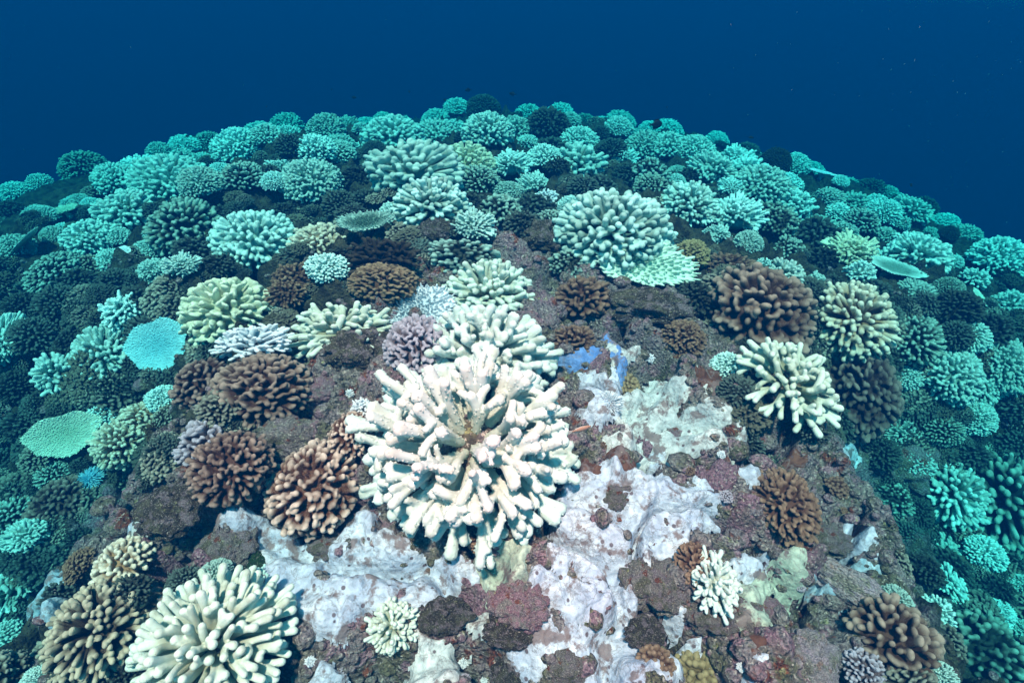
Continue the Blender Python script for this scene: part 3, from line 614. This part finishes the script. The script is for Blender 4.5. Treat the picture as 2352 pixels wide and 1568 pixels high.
# ---- colonies that fill what is left of the slope
def inside(x, y, P):
    c = False; n = len(P)
    for q in range(n):
        (x1, y1), (x2, y2) = P[q], P[q-1]
        if (y1 > y) != (y2 > y) and x < (x2-x1)*(y-y1)/(y2-y1) + x1: c = not c
    return c
RUBBLE = [(560, 900), (880, 700), (1010, 560), (1230, 480), (1280, 600), (1560, 610), (1660, 800), (1700, 1000), (2000, 1010), (2060, 1180), (2060, 1568), (650, 1568), (640, 1320), (200, 1320), (180, 1230), (230, 1090), (380, 1060), (640, 960)]
# bare rock where the rubble shows, dark turf elsewhere
Pr = np.array([on_mound(a, b, 0.0)[0][:2] for a, b in RUBBLE]); d2 = np.full(X.shape, 1e9); ins = np.zeros(X.shape, bool)
for q in range(len(Pr)):
    a, b = Pr[q], Pr[q-1]; ab = b - a; tq = np.clip(((X-a[0])*ab[0] + (Y-a[1])*ab[1])/(ab @ ab), 0, 1)
    d2 = np.minimum(d2, (X-a[0]-tq*ab[0])**2 + (Y-a[1]-tq*ab[1])**2)
    ins ^= ((a[1] > Y) != (b[1] > Y)) & (X < (b[0]-a[0])*(Y-a[1])/(b[1]-a[1]+1e-12) + a[0])
at_ = gm.attributes.new('bare', 'FLOAT', 'POINT'); at_.data.foreach_set('value', np.clip(.62 + np.where(ins, 1, -1)*np.sqrt(d2)*2.2, 0, 1).astype(np.float32).ravel())
def skyline(x):
    return float(np.interp(x, [0, 130, 250, 550, 850, 1176, 1400, 1600, 1850, 2100, 2250, 2352], [470, 430, 387, 303, 264, 252, 272, 322, 382, 464, 546, 618]))
NFILL = 0
for q in range(9000):
    x = rnd.uniform(-20, 2372); y0 = skyline(x); y = y0 + (1568 - y0)*rnd.random()**1.7
    if inside(x, y, RUBBLE): continue
    dep = min(1, (y - y0)/330); r = (21 + 21*dep)*rnd.uniform(.8, 1.2)
    if any(math.hypot((x-a)*1.0, (y-b)*1.15) < (r + R_)*(.68 if y < 650 else .86) for a, b, R_, _o, _s in PLACED): continue
    if rnd.random() < (.62 if dep < .4 else .50 if abs(x-1176) > 800 else .34): small('CC', rnd.choice('aabcce'), 'w', x, y, r)
    else: small('BC', rnd.choice('xxyyz') if dep < .5 else rnd.choice('xyy'), rnd.choice('kkkp'), x, y, r)
    NFILL += 1
    if NFILL >= 150: break
print('FILL', NFILL, 'THINGS', len(PLACED))
# ---- low dark coral growth that covers the slope between the colonies
def cover():
    rr = np.random.default_rng(77); pts = []; rot = []; sc = []
    for q in range(15000):
        x = rr.uniform(-40, 2392); y0 = skyline(min(max(x, 0), 2352)); y = y0 - 5 + (1590 - y0)*rr.random()**1.9
        if inside(x, y, RUBBLE) or (y > 1120 and 240 < x < 2010): continue
        Pq, Zq, ok = on_mound(x, y, .0)
        if not ok: continue
        n = nrm(Pq[0], Pq[1]); r = rr.uniform(.028, .075); rp = r*FOC/Zq
        if any(math.hypot(x-a, (y-b)*1.1) < R_*.80 + rp*.35 for a, b, R_, _o, _s in PLACED): continue
        pts.append((Pq[0], Pq[1], float(height(Pq[0], Pq[1])) + r*.05)); e = Vector(n).to_track_quat('Z', 'Y').to_euler()
        rot.append(tuple(e)); sc.append((r*rr.uniform(.8, 1.3), r*rr.uniform(.8, 1.3), r*rr.uniform(.6, 1.0)))
    m = D.meshes.new('coral_cover'); m.from_pydata(pts, [], [])
    a = m.attributes.new('rot', 'FLOAT_VECTOR', 'POINT'); a.data.foreach_set('vector', np.array(rot, np.float32).ravel())
    a = m.attributes.new('siz', 'FLOAT_VECTOR', 'POINT'); a.data.foreach_set('vector', np.array(sc, np.float32).ravel())
    o = D.objects.new('coral_cover', m); C.collection.objects.link(o)
    ng = D.node_groups.new('coral_cover', 'GeometryNodeTree'); ng.interface.new_socket('Geometry', in_out='INPUT', socket_type='NodeSocketGeometry'); ng.interface.new_socket('Geometry', in_out='OUTPUT', socket_type='NodeSocketGeometry')
    gi = ng.nodes.new('NodeGroupInput'); go = ng.nodes.new('NodeGroupOutput'); ip = ng.nodes.new('GeometryNodeInstanceOnPoints')
    ra = ng.nodes.new('GeometryNodeInputNamedAttribute'); ra.data_type = 'FLOAT_VECTOR'; ra.inputs[0].default_value = 'rot'
    sa = ng.nodes.new('GeometryNodeInputNamedAttribute'); sa.data_type = 'FLOAT_VECTOR'; sa.inputs[0].default_value = 'siz'
    jn = ng.nodes.new('GeometryNodeGeometryToInstance'); L = ng.links
    for key, mt in (('dark_b', 'dark'), ('brown_c', 'cover_pale'), ('dark_a', 'dark'), ('brown_b', 'turf_coral')):
        mm = PROTO[key]['parts'][0][1].copy(); mm.materials.clear(); mm.materials.append(M[mt])
        src = D.objects.new('cover_source', mm); oi = ng.nodes.new('GeometryNodeObjectInfo'); oi.inputs['Object'].default_value = src
        L.new(oi.outputs['Geometry'], jn.inputs[0])
    ip.inputs['Pick Instance'].default_value = True
    L.new(gi.outputs[0], ip.inputs['Points']); L.new(jn.outputs[0], ip.inputs['Instance']); L.new(ra.outputs['Attribute'], ip.inputs['Rotation']); L.new(sa.outputs['Attribute'], ip.inputs['Scale'])
    L.new(ip.outputs[0], go.inputs[0]); md = o.modifiers.new('cover', 'NODES'); md.node_group = ng; tag(o, kind='stuff')
M['turf_coral'] = coral_mat('mottled_turf_coral', (.045, .05, .035), (.13, .15, .11), .7, 1.0, speck=.2, rnd=.4)
M['cover_pale'] = coral_mat('dark_cover_pale_tips', (.03, .035, .025), (.30, .34, .28), .86, 1.05, rnd=.4)
cover()
# ---- rocks
ROCKS = [
 ('rock_c','rock_pale',1972,1362,86,.62,'long grey boulder leaning over a dark crevice in the lower rocks',-38),
 ('rock_b','rock_pale',1862,1512,62,1.1,'rounded pinkish boulder at the bottom edge beside a rust-red patch',20),
 ('rock_a','rock',640,966,72,.7,'flat grey-green boulder between the brown twin domes and the frosted rust coral',-8),
 ('rock_d','rock',505,1215,52,1.1,'knobby grey boulder with white crust on its shoulder, under the dark brown winding coral',15),
 ('rock_b','rock_dark',1244,540,46,1.1,'mossy dark rock beside the large net-topped dome',0),
 ('rock_a','rock_dark',1000,540,36,.9,'round grey rock under the chunky pale coral',0),
 ('rock_a','rock_pink',1268,1222,34,1.0,'pink crusted rock at the lower tip of the huge white star coral',0),
 ('rock_a','rock_dark',1484,1449,42,.9,'round dark rock sitting in a pale hollow near the bottom edge',0),
 ('rock_d','rock',1500,1345,52,1.1,'knobby grey-mauve rock between lavender crust and the small rust coral',0),
 ('rock_b','rock_dark',1177,1534,42,1.1,'dark rough rock at the bottom edge between two pale crusts',0),
 ('rock_a','rock',1305,1545,46,1.0,'rough mauve rock poking through lavender crust at the bottom edge',0),
 ('rock_d','rock_pink',1190,1390,50,1.0,'pink and violet lumpy rock below the honeycomb plate',0),
 ('rock_b','rock',1420,1135,40,.8,'grey rock speckled yellow just below the white upper crust',0),
 ('rock_d','rock',2090,1040,58,1.3,'tall grey rock beside the drop-off above the drop-off pale coral',10),
 ('rock_b','rock_dark',820,800,64,.8,'dark lumpy rock between wide open-fingered coral and grey-brown scaly coral',0),
 ('rock_a','rock_pink',735,880,34,1.0,'small mauve rock beside the larger brown twin dome',0),
 ('rock_d','rock',1640,1410,40,.8,'flat mauve rock beneath the white forked coral',0),
 ('rock_b','rock',1720,1400,46,1.1,'grey rock between the white forked coral and the long boulder',0),
 ('rock_b','rock',330,1110,54,.8,'grey rubble rock beneath the cream-tipped tan coral',0),
 ('rock_d','rock_dark',400,1190,56,1.1,'dark overgrown rock beside the knobby grey boulder',0),
 ('rock_a','rock_dark',150,1215,26,.9,'small yellow-green knob of rock under the dull brown dome',0),
 ('rock_b','rock_pink',1560,950,40,.9,'pink-brown rock between the two upper white crusts',0),
 ('rock_d','rock_dark',1480,700,62,.6,'broken mossy rock in front of the yellow-green finger shelf',0),
 ('rock_a','rock_dark',1170,1450,50,.8,'olive grey swollen rock in the middle of the bottom rubble',0),
 ('rock_b','rock_dark',1010,1410,46,.8,'olive mottled rock between the small white stubby coral and pink lumpy rock',0),
 ('rock_d','rock',760,1240,38,.8,'grey rock bump below the frosted rust coral, ringed by white crust',0),
 ('rock_b','rock_dark',860,1540,56,.8,'dark brown rough rock at the bottom edge under the small white stubby coral',0),
 ('rock_a','rock',1760,1040,36,.8,'mauve rock just under the open white finger coral',0),
 ('rock_d','rock',1900,1230,40,.9,'brown-edged rock between the lone brown coral and the long boulder',0),
 ('rock_b','rock_dark',2100,1260,46,1.2,'dark pitted rock beside the line of pale drop-off corals',0),
 ('rock_a','rock_pink',1780,1390,34,1.0,'small pinkish rock next to the greenish white crust',0),
 ('rock_b','rock_dark',60,1500,80,1.3,'big shadowed rock in the bottom corner beside the pale-dotted dark coral',0),
 ('rock_d','rock_dark',120,985,40,.9,'dark rock under the edge of the lime tilted plate',0),
]
for key, mt, x, y, r, e, lab, rot in ROCKS:
    put('reef_rock', key, M[mt], x, y, r, lab, None, cat='rock', e=e, rot=rot, sink=(-.32 if mt == 'rock_pale' else -.10), group='rocks among the corals', up=.1)
# ---- crusts spread over the rock
def crust(name, poly, mt, label, th=.008, rough=.010, hole=.30, cat='crust coral', seed=0, cellpx=3.2, group='pale crusts on the rock'):
    P = np.array([on_mound(a, b, 0.0)[0][:2] for a, b in poly]); lo = P.min(0) - .04; hi = P.max(0) + .04
    st = .0055; nx, ny = [int(v) for v in np.ceil((hi-lo)/st)]
    gx_ = lo[0] + np.arange(nx)*st; gy_ = lo[1] + np.arange(ny)*st; X_, Y_ = np.meshgrid(gx_, gy_, indexing='ij')
    d2 = np.full(X_.shape, 1e9); ins = np.zeros(X_.shape, bool); n = len(P)
    for q in range(n):
        a, b = P[q], P[q-1]; ab = b - a; t = np.clip(((X_-a[0])*ab[0] + (Y_-a[1])*ab[1])/(ab @ ab), 0, 1)
        d2 = np.minimum(d2, (X_-a[0]-t*ab[0])**2 + (Y_-a[1]-t*ab[1])**2)
        cr = ((a[1] > Y_) != (b[1] > Y_)) & (X_ < (b[0]-a[0])*(Y_-a[1])/(b[1]-a[1]+1e-12) + a[0]); ins ^= cr
    sdv = np.where(ins, 1, -1)*np.sqrt(d2) + .010; p = P3(X_, Y_)
    sdv = sdv + .020*noise3(p, 14, seed) + .014*noise3(p, 34, seed+1) + .008*noise3(p, 80, seed+2)
    sdv = np.minimum(sdv, (noise3(p, 7.5, seed+5) + .5*noise3(p, 17, seed+6) + .25*noise3(p, 40, seed+7) + 1 - hole)*.05)
    edge = np.sqrt(np.clip(sdv/.022, 0, 1)); lw = lowh(X_, Y_); z = lw + .55*(height(X_, Y_) - lw) + .012
    h = z + th*edge + edge*(rough*np.abs(noise3(p, 13, seed+3)) + .007*np.abs(noise3(p, 37, seed+4))) - np.where(sdv < 0, np.minimum(.02, -sdv*1.5) + .003, 0)
    keep = sdv > -.012; idx = -np.ones(X_.shape, int)
    i, j = np.meshgrid(np.arange(nx-1), np.arange(ny-1), indexing='ij')
    kq = keep[:-1, :-1] & keep[1:, :-1] & keep[1:, 1:] & keep[:-1, 1:]; i = i[kq]; j = j[kq]
    usev = np.zeros(X_.shape, bool); 
    for a, b in ((0, 0), (1, 0), (1, 1), (0, 1)): usev[i+a, j+b] = True
    idx[usev] = np.arange(usev.sum())
    V = np.stack([X_[usev], Y_[usev], h[usev]], 1); Fq = np.stack([idx[i, j], idx[i+1, j], idx[i+1, j+1], idx[i, j+1]], 1)
    o = obj(name, mesh(name, V, Fq, M[mt])); tag(o, label, cat, group); return o
CR = [
 ([(1300,1110),(1420,1075),(1500,1085),(1590,1130),(1600,1190),(1560,1260),(1490,1300),(1455,1390),(1395,1375),(1330,1310),(1278,1250),(1285,1160)],'crust_lav','big lavender-white crust sheet spreading from the huge star coral','crust_a'),
 ([(1240,1320),(1330,1335),(1430,1370),(1480,1440),(1460,1568),(1250,1568),(1185,1500),(1190,1450),(1290,1420),(1230,1375)],'crust_lav','lavender crust sheet reaching the bottom edge of the photo','b'),
 ([(520,1180),(610,1200),(700,1240),(790,1230),(880,1230),(960,1270),(1040,1300),(1035,1370),(960,1420),(850,1400),(760,1460),(690,1430),(590,1360),(600,1290),(560,1230)],'crust_lav','wide pale blue crust below the frosted rust coral and star coral','c'),
 ([(955,1440),(1000,1450),(1060,1500),(1070,1568),(915,1568),(925,1530),(960,1500)],'crust_white','small white crust at the bottom edge beside the small white stubby coral','d'),
 ([(1430,900),(1480,850),(1560,835),(1620,870),(1635,930),(1600,965),(1530,960),(1500,975),(1435,965)],'crust_white','white crust just above the broken white crust, beside the white bristly tuft','e'),
 ([(1405,1010),(1470,985),(1560,975),(1620,940),(1690,960),(1740,1010),(1690,1040),(1600,1035),(1520,1030),(1430,1050)],'crust_white','broken white crust with brown holes under the open white finger coral','f'),
 ([(1330,870),(1400,860),(1430,900),(1440,950),(1370,960),(1330,930)],'crust_lav','narrow lavender crust around the foot of the white bristly tuft','g'),
 ([(1290,825),(1350,810),(1390,782),(1430,830),(1425,865),(1370,850),(1310,842)],'crust_blue','vivid blue crust between the tan knobbed coral and the white bristly tuft','h'),
 ([(1700,1380),(1730,1340),(1780,1300),(1830,1250),(1850,1285),(1825,1330),(1770,1310),(1740,1390),(1705,1420)],'crust_green','greenish white crust in a curved band beside the lone brown coral','i'),
 ([(330,1180),(390,1140),(450,1110),(460,1140),(420,1175),(370,1190),(320,1230)],'crust_white','bright white crust strip between overgrown rock and the dark brown winding coral','j'),
 ([(60,1270),(130,1260),(150,1330),(130,1440),(60,1400),(50,1320)],'crust_teal','dim blue crust wedged between photo edge and the thick-lobed tan coral','k'),
 ([(1560,1130),(1620,1110),(1640,1160),(1600,1200)],'crust_lav','small lavender crust lobe at the upper end of the big sheet','l'),
 ([(1880,1330),(1960,1310),(2020,1320),(2000,1370),(1930,1380)],'crust_teal','pale blue-grey film of crust on the long boulder','m'),
 ([(1470,1560),(1480,1490),(1540,1470),(1590,1480),(1560,1500),(1530,1568)],'crust_lav','faint lavender crust behind the brown lobed coral',  'n'),
]
for q, (poly, mt, lab, _k) in enumerate(CR): crust('encrusting_coral', poly, mt, lab, seed=100+q*9, hole=(-.08 if mt == 'crust_lav' else .22 if mt == 'crust_white' else .62))
crust('honeycomb_coral', [(1110,1290),(1150,1265),(1200,1262),(1205,1320),(1160,1345),(1112,1332)], 'crust_green', 'pale green honeycomb plate below the orange-brown coral', th=.025, rough=.004, hole=-.5, seed=300)
crust('algae_patch', [(545,1270),(580,1255),(612,1270),(605,1320),(565,1325)], 'turf', 'fuzzy dark green algae patch beside the knobby grey boulder', th=.02, hole=-.2, cat='algae', seed=320, group=None)
# ---- small growths dotted over the bare rock
GW = 0
for q in range(4000):
    x = rnd.uniform(250, 2050); y = rnd.uniform(640, 1560)
    if not inside(x, y, RUBBLE) or any(math.hypot(x-a, y-b) < R_*1.0 + 20 for a, b, R_, _o, _s in PLACED): continue
    if any(inside(x, y, c[0]) for c in CR): continue
    k = GW % 4
    if k == 0: r = rnd.uniform(9, 15); put(BC, 'lumps', M['ochre' if rnd.random() < .5 else 'lilac'], x, y, r, auto_label(['lilac-brown', 'tan brown', 'dull brown'], 'beaded coral', x, y, r), None, group='tiny corals on bare rock')
    elif k == 1: r = rnd.uniform(8, 13); put(CC, 'white_d', M['ice'], x, y, r, auto_label(['pale', 'whitish'], 'stubby coral', x, y, r), None, group='tiny corals on bare rock')
    else:
        r = rnd.uniform(14, 30); n_ = 9; ph = rnd.random()*6
        pl = [(x + r*1.3*math.cos(a_*6.283/n_ + ph)*rnd.uniform(.5, 1.2), y + r*.9*math.sin(a_*6.283/n_ + ph)*rnd.uniform(.5, 1.2)) for a_ in range(n_)]
        mt = rnd.choice(['crust_lav', 'crust_white', 'crust_pink', 'crust_lav', 'crust_pink', 'crust_rust', 'crust_pink'])
        lb = {'crust_lav': 'lavender', 'crust_white': 'whitish', 'crust_pink': 'mauve pink', 'crust_green': 'pale green', 'crust_rust': 'rust red'}[mt]
        crust('encrusting_coral', pl, mt, auto_label([lb, 'thin '+lb, 'patchy '+lb], 'crust', x, y, r), seed=900+q, hole=-.2, group='small crust patches on bare rock')
        PLACED.append((x, y, r, None, None))
    GW += 1
    if GW >= 64: break
# ---- rubble, knobs and turf lying between the rocks: nobody could count it
mb = MB(); rr = np.random.default_rng(5)
for q in range(7000):
    x = rr.uniform(0, 2352); y = rr.uniform(560, 1600)
    if not inside(x, y, RUBBLE) and rr.random() < .6: continue
    Pq, Zq, ok = on_mound(x, y, 0.0) if q % 2 == 0 else (Pq + np.array([rr.normal()*.03, rr.normal()*.03, 0]), Zq, True)
    z = float(height(Pq[0], Pq[1])); s = rr.uniform(.004, .016)*(1 + (rr.random() < .08)*1.2)
    mb.ball((Pq[0], Pq[1], z + s*.15), s, (rr.uniform(.7, 1.5), rr.uniform(.7, 1.3), rr.uniform(.5, 1.1)), 8)
ro = obj('rubble', mb.raw('rubble', M['rubble'])); tag(ro, kind='stuff')
# ---- fish
def fish_mb(L=1.0, h=.30, w_=.13):
    t = np.linspace(0, 1, 12); prof = np.sin(np.clip(t*.93+.035, 0, 1)*math.pi)**.62; mb = MB(); k = 12
    prof = prof*(1 - .55*ss((t-.45)/.55)); an = np.arange(k)*2*math.pi/k
    V = np.stack([np.repeat((.5-t)*L, k), (prof[:, None]*np.cos(an)*w_*.5*L).ravel(), (prof[:, None]*np.sin(an)*h*.5*L).ravel()], 1)
    i, j = np.meshgrid(np.arange(11), np.arange(k), indexing='ij'); i = i.ravel(); j = j.ravel(); j2 = (j+1) % k
    caps = [[0, a+1, a, a] for a in range(1, k-1)] + [[11*k, 11*k+a, 11*k+a+1, 11*k+a+1] for a in range(1, k-1)]
    mb.add(V, np.concatenate([np.stack([i*k+j, i*k+j2, (i+1)*k+j2, (i+1)*k+j], 1), np.array(caps)])); return mb
def fin(pts, th=.008):
    pts = np.array(pts); n = len(pts); V = np.concatenate([pts + [0, th, 0], pts - [0, th, 0]])
    F = [tuple(range(n)), tuple(range(2*n-1, n-1, -1))] + [(a, n+a, n+(a+1) % n, (a+1) % n) for a in range(n)]; return V, F
def make_fish(name, label, group, P, yaw, L, body, finm, h=.34, eye=True, pitch=0, deep=False, cat='fish'):
    o = empty(name, Matrix.Translation(Vector(P)) @ Matrix.Rotation(yaw, 4, 'Z') @ Matrix.Rotation(pitch, 4, 'Y') @ Matrix.Diagonal((L, L, L, 1)))
    obj('body', fish_mb(1, h, .16).raw('body', body), o)
    for nm, pts in (('tail_fin', [(-.44, 0, .03), (-.66, 0, .13), (-.60, 0, 0), (-.66, 0, -.13), (-.44, 0, -.03)]),
                    ('dorsal_fin', [(.2, 0, h*.42), (.05, 0, h*.62), (-.2, 0, h*.55), (-.36, 0, h*.28), (-.1, 0, h*.3)]),
                    ('anal_fin', [(-.02, 0, -h*.4), (-.15, 0, -h*.6), (-.32, 0, -h*.32), (-.2, 0, -h*.25)])):
        V, F_ = fin(pts); obj(nm, mesh(nm, V, F_, finm, False), o)
    if eye:
        for sgn in (-1, 1):
            mb = MB(); mb.ball((.36, sgn*.045, .035), .022, (1, .6, 1), 10); obj('eye', mb.raw('eye', M['eye']), o)
    tag(o, label, cat, group); return o
M['fbody'] = plain('fish_skin_tan', (.42, .27, .19)); M['ffin'] = plain('fin_pale', (.7, .68, .62)); M['eye'] = plain('eye_dark', (.02, .02, .02), .2)
M['black_fish'] = plain('fish_skin_black', (.012, .012, .014))
def at(px, py, dist): return EYE + ray(px, py)*dist
P_, Zd_, _ = on_mound(1335, 985, .16)
make_fish('hawkfish', 'small tan fish with white belly resting on the fingers of the huge white star coral', None, P_, .35, .060, M['fbody'], M['ffin'], h=.27, pitch=-.1)
P_, Zd_, _ = on_mound(1222, 742, .16)
make_fish('hawkfish', 'small grey-pink fish half hidden behind the stubby white centre coral', None, P_, 2.4, .045, M['fbody'], M['ffin'], h=.27, pitch=.5)
make_fish('triggerfish', 'black deep-bodied fish hovering over the far slope, largest of the dark fish', None, at(1508, 286, 2.7), .5, .075, M['black_fish'], M['black_fish'], h=.62, eye=False)
FISH = [(1725, 316, 3.2, .022, 'dark fish just above the far corals beyond the black ball coral'), (2093, 425, 2.6, .020, 'dark fish over the side slope skyline'), (1177, 216, 3.6, .034, 'dark fish above the skyline, nearest over the big skyline coral'),
        (1075, 207, 3.6, .032, 'dark fish in open water above the dark skyline dome'), (940, 211, 3.8, .024, 'tiny dark fish above the skyline over the first far pair coral'), (813, 224, 3.8, .024, 'tiny dark fish over the skyline, second from the outer end of the row'),
        (762, 206, 3.8, .016, 'tiny dark fish at the outer end of the row above the skyline'), (1022, 230, 3.6, .018, 'tiny dark fish low over the skyline between two larger dark fish'), (1532, 247, 3.4, .016, 'tiny dark fish in open water above the black deep-bodied fish'),
        (612, 245, 3.4, .014, 'tiny dark fish above the skyline near the two fine far corals'), (430, 313, 3.0, .014, 'speck-sized dark fish above the far slope of the broad fine coral'), (1745, 395, 2.7, .014, 'tiny dark fish low over corals in front of the black ball coral')]
for q, (x, y, dd, L, lab) in enumerate(FISH):
    make_fish('damselfish', lab, 'small dark fish hovering over the reef', at(x, y, dd), (q*1.3) % 6.28, L*1.5, M['black_fish'], M['black_fish'], h=.5, eye=False)
# ---- specks adrift in the water
mb = MB(); rr = np.random.default_rng(9)
for q in range(150):
    x = rr.uniform(0, 2352) if q % 4 == 0 else 2352 - abs(rr.normal())*330; y = rr.uniform(0, 700 if q % 4 else 560); dd = rr.uniform(.7, 2.4)
    if y > skyline(x): dd = rr.uniform(.5, 1.0)
    s = rr.uniform(.2, .5)*dd/FOC; c = at(x, y, dd); v = np.array([rr.normal()*.3, rr.normal()*.3, 1.0]); v /= np.linalg.norm(v); l = s*rr.uniform(1, 4.5)
    mb.tube(np.array([c - v*l, c, c + v*l]), np.array([s*.8, s, s*.8]), 5)
sp = obj('marine_snow', mb.raw('marine_snow', plain('drifting_speck', (.02, .22, .28)))); tag(sp, kind='stuff')
# ------------------------------------------------------------------ the water itself
hm = D.materials.new('sea_water'); hm.use_nodes = True; t = hm.node_tree; t.nodes.remove(t.nodes['Principled BSDF'])
pv = t.nodes.new('ShaderNodeVolumePrincipled'); t.links.new(pv.outputs[0], t.nodes['Material Output'].inputs['Volume'])
KT, KS = (1.75, .15, .168), (.0, .0115, .040); DEN = 1.1
pv.inputs['Density'].default_value = DEN; cs = [k/DEN for k in KS]
pv.inputs['Color'].default_value = (*cs, 1); pv.inputs['Absorption Color'].default_value = (*[max(0, 1-(KT[q]-KS[q])/DEN/(1-cs[q]))**2 for q in range(3)], 1)
pv.inputs['Anisotropy'].default_value = 0.0
bpy.context.view_layer.update()
ex = 66.0; zb, zt = -13.0, 3.6
Vb = [(a, b, c) for c in (zb, zt) for b in (-ex, ex) for a in (-ex, ex)]
hz_ = obj('haze', mesh('haze', Vb, [(0, 2, 3, 1), (4, 5, 7, 6), (0, 1, 5, 4), (2, 6, 7, 3), (0, 4, 6, 2), (1, 3, 7, 5)], hm, False)); tag(hz_, kind='stuff')
